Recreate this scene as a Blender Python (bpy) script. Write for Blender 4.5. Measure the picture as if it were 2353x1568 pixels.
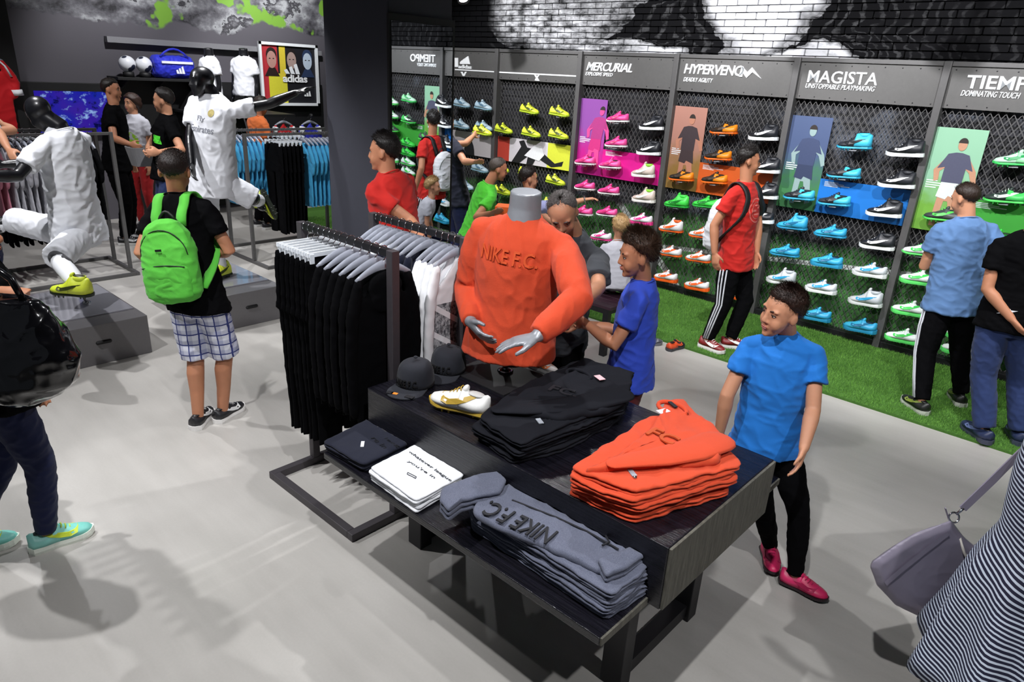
import bpy, bmesh, math, random
from math import sin, cos, pi, radians, sqrt
from mathutils import Vector, Matrix, noise, Euler
import numpy as np
for o in list(bpy.data.objects): bpy.data.objects.remove(o)
SC = bpy.context.scene
COL = SC.collection
random.seed(7)
# ------------------------------------------------------------------ camera
CAM_H = 2.14
F_PX, YAW, PITCH, ROLL = 1593.34, -0.72689, 0.3684, 0.05651
IW, IH = 2353, 1568
def _axes():
    fw = Vector((sin(YAW)*cos(PITCH), cos(YAW)*cos(PITCH), -sin(PITCH)))
    r = Vector((cos(YAW), -sin(YAW), 0)); u = r.cross(fw)
    return r*cos(ROLL)+u*sin(ROLL), u*cos(ROLL)-r*sin(ROLL), fw
CR, CU, CF = _axes()
CP = Vector((0, 0, CAM_H))
FH = Vector((sin(YAW), cos(YAW), 0)); RH = Vector((cos(YAW), -sin(YAW), 0))
cd = bpy.data.cameras.new('camera'); cam = bpy.data.objects.new('camera', cd); COL.objects.link(cam)
cd.sensor_fit = 'HORIZONTAL'; cd.sensor_width = 36.0; cd.lens = F_PX*36.0/IW; cd.clip_start = 0.05
M = Matrix((CR, CU, -CF)).transposed().to_4x4(); M.translation = CP
cam.matrix_world = M
SC.camera = cam
# ------------------------------------------------------------------ world, exposure
SC.view_settings.view_transform = 'Standard'; SC.view_settings.look = 'None'
SC.view_settings.gamma = 1.0; SC.view_settings.use_curve_mapping = False
SC.view_settings.exposure = 0.30
wd = bpy.data.worlds.new('world'); SC.world = wd; wd.use_nodes = True
wd.node_tree.nodes['Background'].inputs[0].default_value = (0.80, 0.88, 1.0, 1)
wd.node_tree.nodes['Background'].inputs[1].default_value = 0.07
# ------------------------------------------------------------------ ceiling spots: (x, y, z, aim x, aim y, aim z, watts, cone degrees)
SPOTS = [(-0.6,0.9,3.35,-1.3,2.2,0.8,190,95),(-2.7,0.6,3.35,-2.4,1.9,0.6,180,95),(-2.6,3.3,3.35,-1.5,2.0,0.5,130,95),
 (-4.4,0.2,3.35,-4.6,1.6,0.3,210,95),(-6.3,1.2,3.35,-5.9,1.8,0.8,190,95),(-6.0,3.0,3.35,-6.4,3.6,0.7,200,95),
 (-8.2,1.6,3.35,-8.6,2.4,0.5,130,95),(-8.0,4.4,3.35,-8.8,4.6,0.8,140,95),(0.9,1.7,3.35,0.5,2.6,0.0,120,100),
 (-0.6,4.0,3.35,-0.6,6.6,1.2,230,90),(-2.2,4.0,3.35,-2.2,6.6,1.2,260,90),(-3.8,4.1,3.35,-3.9,6.6,1.2,250,90),(-5.9,4.7,3.35,-6.2,6.6,1.3,190,90),
 (1.2,4.2,3.35,0.6,6.6,1.2,180,90),(-3.3,5.2,2.95,-3.7,6.67,2.75,38,80),(-5.93,5.6,2.79,-5.0,5.2,0.6,70,110),(-5.3,4.9,3.35,-5.2,6.67,2.7,60,80),
 (-1.9,5.2,2.95,-2.3,6.67,2.7,18,70),(-8.9,3.6,3.3,-10.3,4.2,2.0,90,110),(-9.0,5.6,3.3,-10.3,6.0,2.0,90,110)]
def aim(o, d, up='Y'):
    o.rotation_euler = Vector(d).to_track_quat('-Z', up).to_euler()
for i, s in enumerate(SPOTS):
    ld = bpy.data.lights.new('ceiling_spot', 'SPOT'); ld.energy = s[6]; ld.spot_size = radians(s[7]); ld.spot_blend = 0.55
    ld.shadow_soft_size = 0.032; ld.color = (0.98, 0.98, 1.0)
    lo = bpy.data.objects.new('ceiling_spot', ld); COL.objects.link(lo)
    lo.location = s[:3]; aim(lo, Vector(s[3:6])-Vector(s[:3]))
# ------------------------------------------------------------------ helpers: pixel of the 2353x1568 frame -> place in the room
def ray(px, py): return CR*((px-IW/2)/F_PX) - CU*((py-IH/2)/F_PX) + CF
def at_z(px, py, z=0.0): d = ray(px, py); return CP + d*((z-CAM_H)/d.z)
def at_y(px, py, y): d = ray(px, py); return CP + d*(y/d.y)
def at_x(px, py, x): d = ray(px, py); return CP + d*(x/d.x)
def at_d(px, py, D): d = ray(px, py); return CP + d*(D/d.dot(FH))
def to_px(p):
    d = Vector(p)-CP; z = d.dot(CF); return (IW/2+F_PX*d.dot(CR)/z, IH/2-F_PX*d.dot(CU)/z)
# ------------------------------------------------------------------ mesh builder
class MB:
    def __init__(s): s.v = []; s.f = []
    def add(s, vs, fs):
        n = len(s.v); s.v += [tuple(v) for v in vs]; s.f += [tuple(i+n for i in f) for f in fs]; return s
    def box(s, c, d, rz=0.0, M=None):
        x, y, z = d[0]/2, d[1]/2, d[2]/2
        vs = [Vector(p) for p in ((-x,-y,-z),(x,-y,-z),(x,y,-z),(-x,y,-z),(-x,-y,z),(x,-y,z),(x,y,z),(-x,y,z))]
        R = M if M is not None else Matrix.Rotation(rz, 3, 'Z')
        return s.add([R@v+Vector(c) for v in vs], [(0,3,2,1),(4,5,6,7),(0,1,5,4),(1,2,6,5),(2,3,7,6),(3,0,4,7)])
    def b2(s, lo, hi):
        return s.box([(a+b)/2 for a, b in zip(lo, hi)], [abs(b-a) for a, b in zip(lo, hi)])
    def bar(s, a, b, w, h=None, up=(0,0,1)):
        a, b = Vector(a), Vector(b); d = b-a; L = d.length; d.normalize(); u = Vector(up)
        if abs(d.dot(u)) > .98: u = Vector((0,1,0))
        x = d.cross(u).normalized(); u = x.cross(d); R = Matrix((x, d, u)).transposed()
        return s.box((a+b)/2, (w, L, h or w), M=R)
    def loft(s, rings, cap=True, closed=True):
        n = len(rings[0]); vs = [p for r in rings for p in r]; fs = []
        for i in range(len(rings)-1):
            for j in range(n if closed else n-1):
                k = (j+1) % n; fs.append((i*n+j, i*n+k, (i+1)*n+k, (i+1)*n+j))
        if cap: fs += [tuple(range(n-1, -1, -1)), tuple((len(rings)-1)*n+j for j in range(n))]
        return s.add(vs, fs)
    def tube(s, pts, r, n=8, cap=True, round_ends=False, squash=1.0, up=None):
        pts = [Vector(p) for p in pts]; rs = list(r) if hasattr(r, '__len__') else [r]*len(pts)
        if round_ends:
            d0 = (pts[0]-pts[1]).normalized(); d1 = (pts[-1]-pts[-2]).normalized(); r0, r1 = rs[0], rs[-1]
            pts = [pts[0]+d0*r0*.98, pts[0]+d0*r0*.8, pts[0]+d0*r0*.45]+pts+[pts[-1]+d1*r1*.45, pts[-1]+d1*r1*.8, pts[-1]+d1*r1*.98]
            rs = [r0*.2, r0*.6, r0*.89]+rs+[r1*.89, r1*.6, r1*.2]
        T = [(pts[min(i+1, len(pts)-1)]-pts[max(i-1, 0)]).normalized() for i in range(len(pts))]
        u = Vector(up) if up is not None else Vector((0,0,1))
        if abs(T[0].dot(u)) > .95: u = Vector((0.3,1,0))
        rings = []
        for p, t, q in zip(pts, T, rs):
            x = t.cross(u).normalized(); u2 = x.cross(t).normalized(); u = u2
            rings.append([p+x*(cos(2*pi*k/n)*q)+u2*(sin(2*pi*k/n)*q*squash) for k in range(n)])
        return s.loft(rings, cap)
    def ell(s, c, r, R=None, nu=16, nv=10):
        c = Vector(c); vs = []; fs = []
        for i in range(nv+1):
            th = pi*i/nv
            for j in range(nu):
                ph = 2*pi*j/nu; p = Vector((r[0]*sin(th)*cos(ph), r[1]*sin(th)*sin(ph), r[2]*cos(th)))
                vs.append(c+(R@p if R is not None else p))
        for i in range(nv):
            for j in range(nu):
                k = (j+1) % nu; fs.append((i*nu+j, (i+1)*nu+j, (i+1)*nu+k, i*nu+k))
        return s.add(vs, fs)
    def prism(s, poly, M, h):   # poly in local xy, extruded along local z by h
        n = len(poly); vs = [M@Vector((p[0], p[1], 0)) for p in poly]+[M@Vector((p[0], p[1], h)) for p in poly]
        return s.add(vs, [tuple(range(n-1, -1, -1)), tuple(range(n, 2*n))]+[(i, (i+1) % n, n+(i+1) % n, n+i) for i in range(n)])
    def lathe(s, prof, c=(0,0,0), n=16, R=None):
        c = Vector(c); rings = []
        for r, z in prof:
            ring = [Vector((r*cos(2*pi*k/n), r*sin(2*pi*k/n), z)) for k in range(n)]
            rings.append([c+(R@p if R is not None else p) for p in ring])
        return s.loft(rings)
    def xf(s, M): s.v = [tuple(M@Vector(v)) for v in s.v]; return s
    def mesh(s, name='m'):
        me = bpy.data.meshes.new(name); me.from_pydata(s.v, [], s.f); me.validate(clean_customdata=False); me.update(); return me
def clean(me, dist=1e-5):
    bm = bmesh.new(); bm.from_mesh(me); bmesh.ops.remove_doubles(bm, verts=bm.verts, dist=dist)
    bmesh.ops.recalc_face_normals(bm, faces=bm.faces); bm.to_mesh(me); bm.free(); return me
def smooth(me, on=True):
    me.polygons.foreach_set('use_smooth', [on]*len(me.polygons)); me.update(); return me
def link(name, me, mat=None, parent=None, loc=None):
    """mesh in world coordinates; under a parent it is shifted into the parent's frame"""
    o = bpy.data.objects.new(name, me); COL.objects.link(o)
    if mat is not None and me is not None and not me.materials: me.materials.append(mat)
    if parent is not None: o.parent = parent
    if loc is not None: o.location = loc
    return o
def shift(me, p):
    me.transform(Matrix.Translation(-Vector(p))); return me
def wpos(o):
    p = Vector(o.location)
    while o.parent is not None: o = o.parent; p += Vector(o.location)
    return p
def part(name, m, mat, parent, sm=False, bev=0):
    """a part: world-coordinate builder or mesh, placed under its (unrotated) parent"""
    me = m.mesh(name) if isinstance(m, MB) else m
    if isinstance(m, MB): clean(me)
    if bev: bevel(me, bev)
    if parent is not None: shift(me, wpos(parent))
    if sm: smooth(me)
    return link(name, me, mat, parent)
def bevel(me, w, seg=2, ang=40):
    bm = bmesh.new(); bm.from_mesh(me)
    es = [e for e in bm.edges if len(e.link_faces) == 2 and e.calc_face_angle(0) > radians(ang)]
    if es: bmesh.ops.bevel(bm, geom=es, offset=w, segments=seg, affect='EDGES', profile=.6, clamp_overlap=True)
    bm.to_mesh(me); bm.free(); return me
def tag(o, label, cat, group=None):
    o['label'] = label; o['category'] = cat
    if group: o['group'] = group
    return o
def thing(name, label, cat, loc=(0,0,0), group=None):
    o = bpy.data.objects.new(name, None); COL.objects.link(o); o.location = loc; o.empty_display_size = .05
    return tag(o, label, cat, group)
def single(name, m, mat, label, cat, group=None, sm=False, bev=0):
    me = m.mesh(name) if isinstance(m, MB) else m
    if isinstance(m, MB): clean(me)
    if bev: bevel(me, bev)
    if sm: smooth(me)
    # origin at the base of the thing
    xs = [v.co for v in me.vertices]; c = Vector((sum(v.x for v in xs)/len(xs), sum(v.y for v in xs)/len(xs), min(v.z for v in xs)))
    shift(me, c); o = link(name, me, mat, None, c)
    return tag(o, label, cat, group)
def struct(name, m, mat, sm=False, bev=0, parent=None):
    if parent is not None: return part(name, m, mat, parent, sm, bev)
    me = m.mesh(name) if isinstance(m, MB) else m
    if isinstance(m, MB): clean(me)
    if bev: bevel(me, bev)
    o = link(name, me, mat); o['kind'] = 'structure'; return o
def copy_tree(o, parent=None):
    c = o.copy(); COL.objects.link(c)
    if parent is not None: c.parent = parent
    for ch in list(o.children): copy_tree(ch, c)
    return c
def text_mesh(txt, size=1.0, ext=.01, shear=0.0, bold=0.0, space=1.0, align='LEFT'):
    cu = bpy.data.curves.new('t', 'FONT'); cu.body = txt; cu.size = size; cu.extrude = ext; cu.shear = shear; cu.offset = bold
    cu.space_character = space; cu.align_x = align; cu.resolution_u = 3
    o = bpy.data.objects.new('t', cu); COL.objects.link(o)
    dg = bpy.context.evaluated_depsgraph_get(); me = bpy.data.meshes.new_from_object(o.evaluated_get(dg))
    bpy.data.objects.remove(o); bpy.data.curves.remove(cu); me.materials.clear(); return me
def text_fit(txt, w, h, ext, shear=0, bold=0, space=1.0):
    """text mesh scaled so that its box is w wide, h high, origin lower-left"""
    me = text_mesh(txt, 1, .001, shear, bold, space)
    xs = [v.co.x for v in me.vertices]; ys = [v.co.y for v in me.vertices]; x0, x1, y0, y1 = min(xs), max(xs), min(ys), max(ys)
    for v in me.vertices:
        v.co = ((v.co.x-x0)/(x1-x0)*w, (v.co.y-y0)/(y1-y0)*h, (v.co.z+.001)/.002*ext)
    return me
def frame(o, x, y):   # 4x4 from origin and two directions
    x = Vector(x).normalized(); z = x.cross(Vector(y)).normalized(); y = z.cross(x)
    M = Matrix((x, y, z)).transposed().to_4x4(); M.translation = Vector(o); return M
def fuse(mb, voxel=.008, it=4, nz=None, fac=.5):
    """join overlapping closed shapes into one continuous skin (voxel remesh + smoothing), optional cloth folds"""
    me = mb.mesh('fuse'); clean(me, 1e-6)
    o = bpy.data.objects.new('fuse', me); COL.objects.link(o)
    m = o.modifiers.new('r', 'REMESH'); m.mode = 'VOXEL'; m.voxel_size = voxel; m.adaptivity = 0
    if it: s = o.modifiers.new('s', 'SMOOTH'); s.factor = fac; s.iterations = it
    dg = bpy.context.evaluated_depsgraph_get(); out = bpy.data.meshes.new_from_object(o.evaluated_get(dg))
    bpy.data.objects.remove(o); bpy.data.meshes.remove(me)
    if nz is not None:
        amp, fr = nz[0], Vector(nz[1]); n = len(out.vertices)
        for v, nr in zip(out.vertices, [Vector(x.vector) for x in out.vertex_normals]):
            c_ = v.co; p = Vector(((c_.x+c_.z*.55)*fr.x, (c_.y-c_.z*.45)*fr.y, c_.z*fr.z*.7))
            w = noise.noise(p); w2 = (1-abs(noise.noise(p*1.9+Vector((7,3,1)))))**3; w3 = (1-abs(noise.noise(Vector((p.x*.8, p.y*.8, c_.z*fr.z*1.6))*1.7)))**4
            v.co += nr*amp*(w*.7+(w2-.45)*.9+(w3-.35)*.5)
    out.materials.clear(); smooth(out); return out
# ------------------------------------------------------------------ materials
MATS = {}
class NT:
    def __init__(s, name):
        s.m = bpy.data.materials.new(name); s.m.use_nodes = True; s.t = s.m.node_tree; s.N = s.t.nodes; s.L = s.t.links
        s.b = s.N['Principled BSDF']
    def n(s, ty, **k):
        x = s.N.new(ty)
        for a, v in k.items():
            if a.startswith('i_'):
                key = a[2:]; key = int(key) if key.isdigit() else key.replace('_', ' ')
                x.inputs[key].default_value = v
            else: setattr(x, a, v)
        return x
    def l(s, a, b): s.L.new(a, b)
    def math(s, op, a, b=None, c=None, clamp=False):
        x = s.n('ShaderNodeMath', operation=op, use_clamp=clamp)
        for i, q in enumerate((a, b, c)):
            if q is None: continue
            if hasattr(q, 'is_linked'): s.l(q, x.inputs[i])
            else: x.inputs[i].default_value = q
        return x.outputs[0]
    def mix(s, f, a, b):
        x = s.n('ShaderNodeMix', data_type='RGBA')
        for i, q in ((0, f), (6, a), (7, b)):
            if hasattr(q, 'is_linked'): s.l(q, x.inputs[i])
            else: x.inputs[i].default_value = q if i == 0 else (*q[:3], 1)
        return x.outputs[2]
    def pos(s, obj=False):
        if obj: return s.n('ShaderNodeTexCoord').outputs['Object']
        return s.n('ShaderNodeNewGeometry').outputs['Position']
    def xyz(s, v): x = s.n('ShaderNodeSeparateXYZ'); s.l(v, x.inputs[0]); return x.outputs
    def noise(s, v, sc, det=3, rough=.5, out='Fac'):
        x = s.n('ShaderNodeTexNoise', i_Scale=sc, i_Detail=det, i_Roughness=rough)
        if v is not None: s.l(v, x.inputs['Vector'])
        return x.outputs[out]
    def map(s, v, sc=(1,1,1), loc=(0,0,0), rot=(0,0,0)):
        x = s.n('ShaderNodeMapping'); s.l(v, x.inputs[0]); x.inputs['Scale'].default_value = sc; x.inputs['Location'].default_value = loc; x.inputs['Rotation'].default_value = rot
        return x.outputs[0]
    def ramp(s, f, pts):
        x = s.n('ShaderNodeValToRGB'); e = x.color_ramp.elements
        while len(e) < len(pts): e.new(.5)
        for q, (p, c) in zip(e, pts): q.position = p; q.color = (*c[:3], 1) if hasattr(c, '__len__') else (c, c, c, 1)
        s.l(f, x.inputs[0]); return x.outputs[0]
    def bump(s, h, st=.3, d=.01):
        x = s.n('ShaderNodeBump', i_Strength=st, i_Distance=d); s.l(h, x.inputs['Height']); s.l(x.outputs[0], s.b.inputs['Normal'])
    def col(s, c): 
        if hasattr(c, 'is_linked'): s.l(c, s.b.inputs['Base Color'])
        else: s.b.inputs['Base Color'].default_value = (*c[:3], 1)
    def set(s, **k):
        for a, v in k.items(): s.b.inputs[a.replace('_', ' ')].default_value = v
        return s
def srgb(r, g, b): return tuple(((c/255+.055)/1.055)**2.4 if c > 10 else c/255/12.92 for c in (r, g, b))
def hexc(h): return srgb(int(h[0:2],16), int(h[2:4],16), int(h[4:6],16))
def plain(name, c, rough=.55, metal=0, spec=.5, emit=0, nz=.08, sc=60, bump=0, coat=0, alpha=1, trans=0):
    """one colour with faint tone grain"""
    if name in MATS: return MATS[name]
    if isinstance(c, str): c = hexc(c)
    t = NT(name); t.set(Roughness=rough, Metallic=metal, Specular_IOR_Level=spec)
    v = t.pos(True); f = t.noise(v, sc, 2)
    lo = tuple(x*(1-nz) for x in c); hi = tuple(min(1, x*(1+nz)) for x in c)
    cc = t.mix(f, lo, hi); t.col(cc)
    if bump: t.bump(f, bump, .004)
    if coat: t.set(Coat_Weight=coat, Coat_Roughness=.08)
    if emit: t.l(cc, t.b.inputs['Emission Color']); t.set(Emission_Strength=emit)
    if trans: t.set(Transmission_Weight=trans, IOR=1.3)
    if alpha < 1: t.set(Alpha=alpha)
    MATS[name] = t.m; return t.m
def cloth(name, c, rough=.85, weave=900, nz=.12, bump=.25, fleck=None, sheen=.08):
    if name in MATS: return MATS[name]
    if isinstance(c, str): c = hexc(c)
    t = NT(name); dk = max(c) < .02; t.set(Roughness=rough, Specular_IOR_Level=.06 if dk else .25, Sheen_Weight=0.0 if dk else sheen, Sheen_Roughness=.5)
    v = t.pos(True); f = t.noise(v, 14, 4, .6); g = t.noise(v, weave, 1)
    cc = t.mix(f, tuple(x*(1-nz) for x in c), tuple(min(1, x*(1+nz)) for x in c))
    if fleck: cc = t.mix(t.math('MULTIPLY', t.ramp(g, [(.5, 0), (.62, 1)]), .55), cc, fleck if not isinstance(fleck, str) else hexc(fleck))
    t.col(cc); h = t.math('ADD', t.math('MULTIPLY', f, 3.0), g); t.bump(h, bump, .004)
    MATS[name] = t.m; return t.m
def m_floor():
    t = NT('concrete_floor'); v = t.pos()
    a = t.noise(v, .55, 3, .5); b = t.noise(v, 2.2, 3, .5); c = t.noise(t.map(v, (1.0, 7, 1), rot=(0,0,.35)), 1.1, 5, .6); d = t.noise(v, 90, 3, .6)
    s = t.math('ADD', t.math('MULTIPLY', a, .35), t.math('ADD', t.math('MULTIPLY', b, .25), t.math('ADD', t.math('MULTIPLY', c, .3), t.math('MULTIPLY', d, .1))))
    t.col(t.ramp(s, [(.22, hexc('8b8882')), (.42, hexc('a8a5a0')), (.58, hexc('b5b2ad')), (.78, hexc('c8c5c0'))]))
    r = t.ramp(b, [(.2, .30), (.8, .44)]); t.l(r, t.b.inputs['Roughness']); t.set(Specular_IOR_Level=.5)
    t.bump(d, .05, .003); return t.m
def m_turf(name, lo, hi):
    t = NT(name); v = t.pos(); a = t.noise(v, 5, 4); b = t.noise(v, 70, 3, .7)
    t.col(t.mix(t.math('ADD', t.math('MULTIPLY', a, .5), t.math('MULTIPLY', b, .5)), hexc(lo), hexc(hi))); t.set(Roughness=.8, Specular_IOR_Level=.2); t.bump(b, .5, .01); return t.m
def m_wood(name, dark, light, ax=(1.5, 26, 26), rough=.3, spec=.5):
    t = NT(name); v = t.pos(); p = t.map(v, ax); a = t.noise(p, 3.2, 5, .65); b = t.noise(t.map(v, tuple(q*3.5 for q in ax)), 4, 3, .6)
    s = t.math('ADD', t.math('MULTIPLY', a, .65), t.math('MULTIPLY', b, .35))
    t.col(t.ramp(s, [(.35, hexc(dark)), (.66, hexc(light))])); t.l(t.ramp(b, [(.3, rough*.75), (.7, rough*1.5)]), t.b.inputs['Roughness'])
    t.set(Specular_IOR_Level=spec); t.bump(s, .45, .004); return t.m
def m_metal(name, c, rough=.45):
    t = NT(name); v = t.pos(); a = t.noise(v, 35, 4, .6); g = t.noise(v, 420, 2)
    s = t.math('ADD', t.math('MULTIPLY', a, .6), t.math('MULTIPLY', g, .4))
    c = hexc(c); t.col(t.mix(s, tuple(x*.8 for x in c), tuple(min(1, x*1.2) for x in c))); t.set(Roughness=rough, Metallic=.35); t.bump(g, .05, .002); return t.m
# ------------------------------------------------------------------ the room
YW = 6.67; XL = -10.3; XR = 2.6; YF = -2.2; ZC = 3.6
M_FLOOR = m_floor(); M_DARKWALL = plain('dark_grey_wall', '3b3b40', .7, nz=.1, sc=8)
M_CEIL = plain('black_ceiling', '0c0c0e', .9); M_STEEL = m_metal('grey_steel_frame', '5d5c5c', .5)
M_GREYPANEL = m_metal('grey_header_panel', '605f5e', .55); M_BLACKMETAL = m_metal('black_steel_frame', '222124', .45)
M_WHITE = plain('white_lettering', 'eceef0', .5, nz=.03, emit=.12); M_BLACK = plain('soft_black', '0b0b0d', .6)
M_CHROME = plain('chrome', 'd0d2d6', .12, metal=1.0); M_RUBBER = plain('white_rubber', 'e9e9e6', .5); M_GOLD = plain('gold_chrome', 'c9a637', .2, metal=1.0)
struct('floor', MB().b2((XL, YF, -.1), (XR, YW+.3, 0)), M_FLOOR)
struct('ceiling', MB().b2((XL, YF, ZC), (XR, YW+.3, ZC+.1)), M_CEIL)
def m_mural():
    """black and white smoke mural painted over the bricks"""
    t = NT('black_white_brick_mural'); v = t.pos()
    nz = t.noise(t.map(v, (1.1, 1, 2.2)), 1.6, 5, .55, 'Color'); w = t.n('ShaderNodeVectorMath', operation='SCALE', i_Scale=.42); 
    q = t.n('ShaderNodeVectorMath', operation='SUBTRACT'); t.l(nz, q.inputs[0]); q.inputs[1].default_value = (.5, .5, .5); t.l(q.outputs[0], w.inputs[0])
    a = t.n('ShaderNodeVectorMath', operation='ADD'); t.l(v, a.inputs[0]); t.l(w.outputs[0], a.inputs[1]); X, Y, Z = t.xyz(a.outputs[0])
    def blob(cx, cz, rx, rz, soft=.25):
        dx = t.math('DIVIDE', t.math('SUBTRACT', X, cx), rx); dz = t.math('DIVIDE', t.math('SUBTRACT', Z, cz), rz)
        d = t.math('SQRT', t.math('ADD', t.math('MULTIPLY', dx, dx), t.math('MULTIPLY', dz, dz))); return d
    ds = [blob(-5.6, 2.95, 1.15, .62), blob(-3.15, 3.05, .62, .66), blob(-4.55, 2.42, .75, .10), blob(-2.62, 2.36, .42, .16), blob(-4.35, 3.1, .5, .22)]
    m = ds[0]
    for d in ds[1:]: m = t.math('MINIMUM', m, d)
    base = t.ramp(m, [(.80, 1.0), (.97, .0)])
    ln = t.math('SINE', t.math('MULTIPLY', m, 34.0)); lines = t.ramp(ln, [(.45, 0), (.8, 1)])
    band = t.ramp(m, [(.85, 0), (1.0, .8), (1.5, .55), (2.0, .15)])
    fine = t.noise(t.map(v, (2, 2, 5)), 3.5, 5, .65)
    lf = t.ramp(t.math('MULTIPLY_ADD', X, .5, 2.55), [(.25, 0), (.45, 1)]); cl1 = t.ramp(fine, [(.36, .06), (.46, .34), (.56, .6), (.66, 1.0)]); cl2 = t.ramp(fine, [(.25, .45), (.45, .95), (.6, 1.0)]); cloud = t.math('MULTIPLY', base, t.mix(lf, cl1, cl2))
    allm = t.math('ADD', cloud, t.math('MULTIPLY', t.math('MULTIPLY', lines, band), t.ramp(fine, [(.4, .02), (.6, .5)])), clamp=True)
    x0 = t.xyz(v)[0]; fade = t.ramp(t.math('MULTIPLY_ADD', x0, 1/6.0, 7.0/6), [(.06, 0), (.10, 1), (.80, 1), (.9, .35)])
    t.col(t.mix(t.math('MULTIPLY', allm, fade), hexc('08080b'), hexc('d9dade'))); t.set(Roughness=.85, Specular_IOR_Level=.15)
    g = t.noise(v, 60, 4); t.bump(g, .3, .006); return t.m
M_MURAL = m_mural()
M_JOINT = plain('dark_mortar', '1b1b1e', .9)
def m_backprint():
    """printed backing behind the wire: grey brick photo above, green pitch with white lines below"""
    t = NT('stadium_backing_print'); v = t.pos(); X, Y, Z = t.xyz(v)
    br = t.n('ShaderNodeTexBrick', i_Scale=1.0, i_Mortar_Size=.012, i_Brick_Width=.24, i_Row_Height=.075); br.inputs['Color1'].default_value = (*hexc('3a3a40'), 1); br.inputs['Color2'].default_value = (*hexc('28282d'), 1); br.inputs['Mortar'].default_value = (*hexc('141417'), 1)
    t.l(t.map(v, rot=(radians(90), 0, 0)), br.inputs['Vector'])
    big = t.noise(v, 2.2, 4, .6); wallc = t.mix(t.ramp(big, [(.42, 0), (.56, 1)]), hexc('0d0d12'), br.outputs[0])
    pale = t.ramp(t.noise(t.map(v, (1, 1, 1), (4, 0, 0)), 1.3, 3), [(.57, 0), (.62, .5)]); wallc = t.mix(pale, wallc, hexc('6f7684'))
    bl = t.noise(v, 9, 4); gr = t.mix(bl, hexc('1c4a22'), hexc('58994a'))
    l1 = t.math('ABSOLUTE', t.math('ADD', t.math('SUBTRACT', Z, t.math('MULTIPLY', X, .10)), -.83))
    l2 = t.math('ABSOLUTE', t.math('ADD', t.math('ADD', Z, t.math('MULTIPLY', X, .9)), 3.15))
    lm = t.math('MAXIMUM', t.math('LESS_THAN', l1, .022), t.math('MULTIPLY', t.math('LESS_THAN', l2, .05), t.math('LESS_THAN', Z, .85)))
    gr = t.mix(t.math('MULTIPLY', lm, .8), gr, hexc('d5d8d8'))
    edge = t.math('ADD', Z, t.math('MULTIPLY', t.math('SUBTRACT', t.noise(v, 2.5, 2), .5), .25))
    t.col(t.mix(t.ramp(edge, [(.78, 0), (.84, 1)]), gr, wallc)); t.set(Roughness=.7); return t.m
M_BACK = m_backprint()
wall_back = struct('wall_back', MB().b2((XL, YW+.06, 0), (XR, YW+.3, ZC)), M_JOINT)
part('backing_print', MB().b2((-8.95, YW, 0.02), (1.3, YW+.06, 2.36)), M_BACK, wall_back)
# painted bricks of the mural above the display wall
BW, BH, GAP = .205, .060, .008
def brick_mesh(k):
    m = MB().box((0, 0, 0), (BW-GAP, .05, BH-GAP)); me = m.mesh('brick'); clean(me); bevel(me, .004, 1)
    rr = random.Random(k)
    for v in me.vertices: v.co += Vector((rr.uniform(-.0015, .0015), rr.uniform(-.003, .003), rr.uniform(-.0015, .0015)))
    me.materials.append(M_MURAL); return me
brick_meshes = [brick_mesh(k) for k in range(6)]
spots = []
r = 0; z = 2.33
while z < 3.45:
    x = -8.9+(BW/2 if r % 2 else 0)
    while x < 1.4:
        p = Vector((x, YW+.035, z)); u, w = to_px(p); vis = -20 < u < IW+20 and -12 < w and z > 2.38 and x > -6.75
        spots.append((0 if vis else 1, (p-CP).length, p)); x += BW
    r += 1; z += BH
spots.sort(key=lambda s: (s[0], s[1]))
for i, (a, b, p) in enumerate(spots[:300]):
    link('brick', brick_meshes[i % 6], None, wall_back, p+Vector((0, random.uniform(-.004, .004), 0)))
rest = MB()
for a, b, p in spots[300:]: rest.box(p+Vector((0, random.uniform(-.004, .004), 0)), (BW-GAP, .05, BH-GAP))
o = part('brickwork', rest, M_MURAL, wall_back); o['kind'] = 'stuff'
def m_leftmural():
    t = NT('grey_wall_stadium_mural'); v = t.pos(); X, Y, Z = t.xyz(v)
    a = t.noise(t.map(v, (1, .75, 1.3)), 1.5, 6, .6); b = t.noise(t.map(v, (1, 1, 1), (3, 5, 1)), 1.15, 4, .55); c = t.noise(v, 7, 5, .7)
    sh = t.math('ADD', t.math('MULTIPLY', a, .8), t.math('MULTIPLY', c, .2))
    base = hexc('5a575e')
    ink = t.ramp(sh, [(.38, hexc('1d1c21')), (.44, hexc('55545a')), (.49, hexc('77777c')), (.54, hexc('a9abae')), (.555, hexc('2c2b30')), (.58, hexc('55545a')), (.64, hexc('b5b7ba')), (.7, hexc('6e6e73'))])
    col = t.mix(t.ramp(b, [(.605, 0), (.62, 1)]), ink, hexc('77a838'))
    edge = t.math('ADD', Z, t.math('MULTIPLY', t.math('SUBTRACT', t.noise(v, 1.1, 4, .6), .5), .8))
    t.col(t.mix(t.ramp(t.math('SUBTRACT', edge, 2.0), [(.52, 0), (.56, 1)]), base, col)); t.set(Roughness=.7); return t.m
wall_left = struct('wall_left', MB().b2((XL-.2, YF, 0), (XL, YW+.3, ZC)), m_leftmural())
struct('wall_right', MB().b2((XR, YF, 0), (XR+.2, YW+.3, ZC)), M_DARKWALL)
part('rail', MB().bar((XL+.05, 3.5, 2.27), (XL+.05, 6.6, 2.27), .1, .07), plain('pale_grey_rail', '86868a', .5), wall_left)
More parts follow.
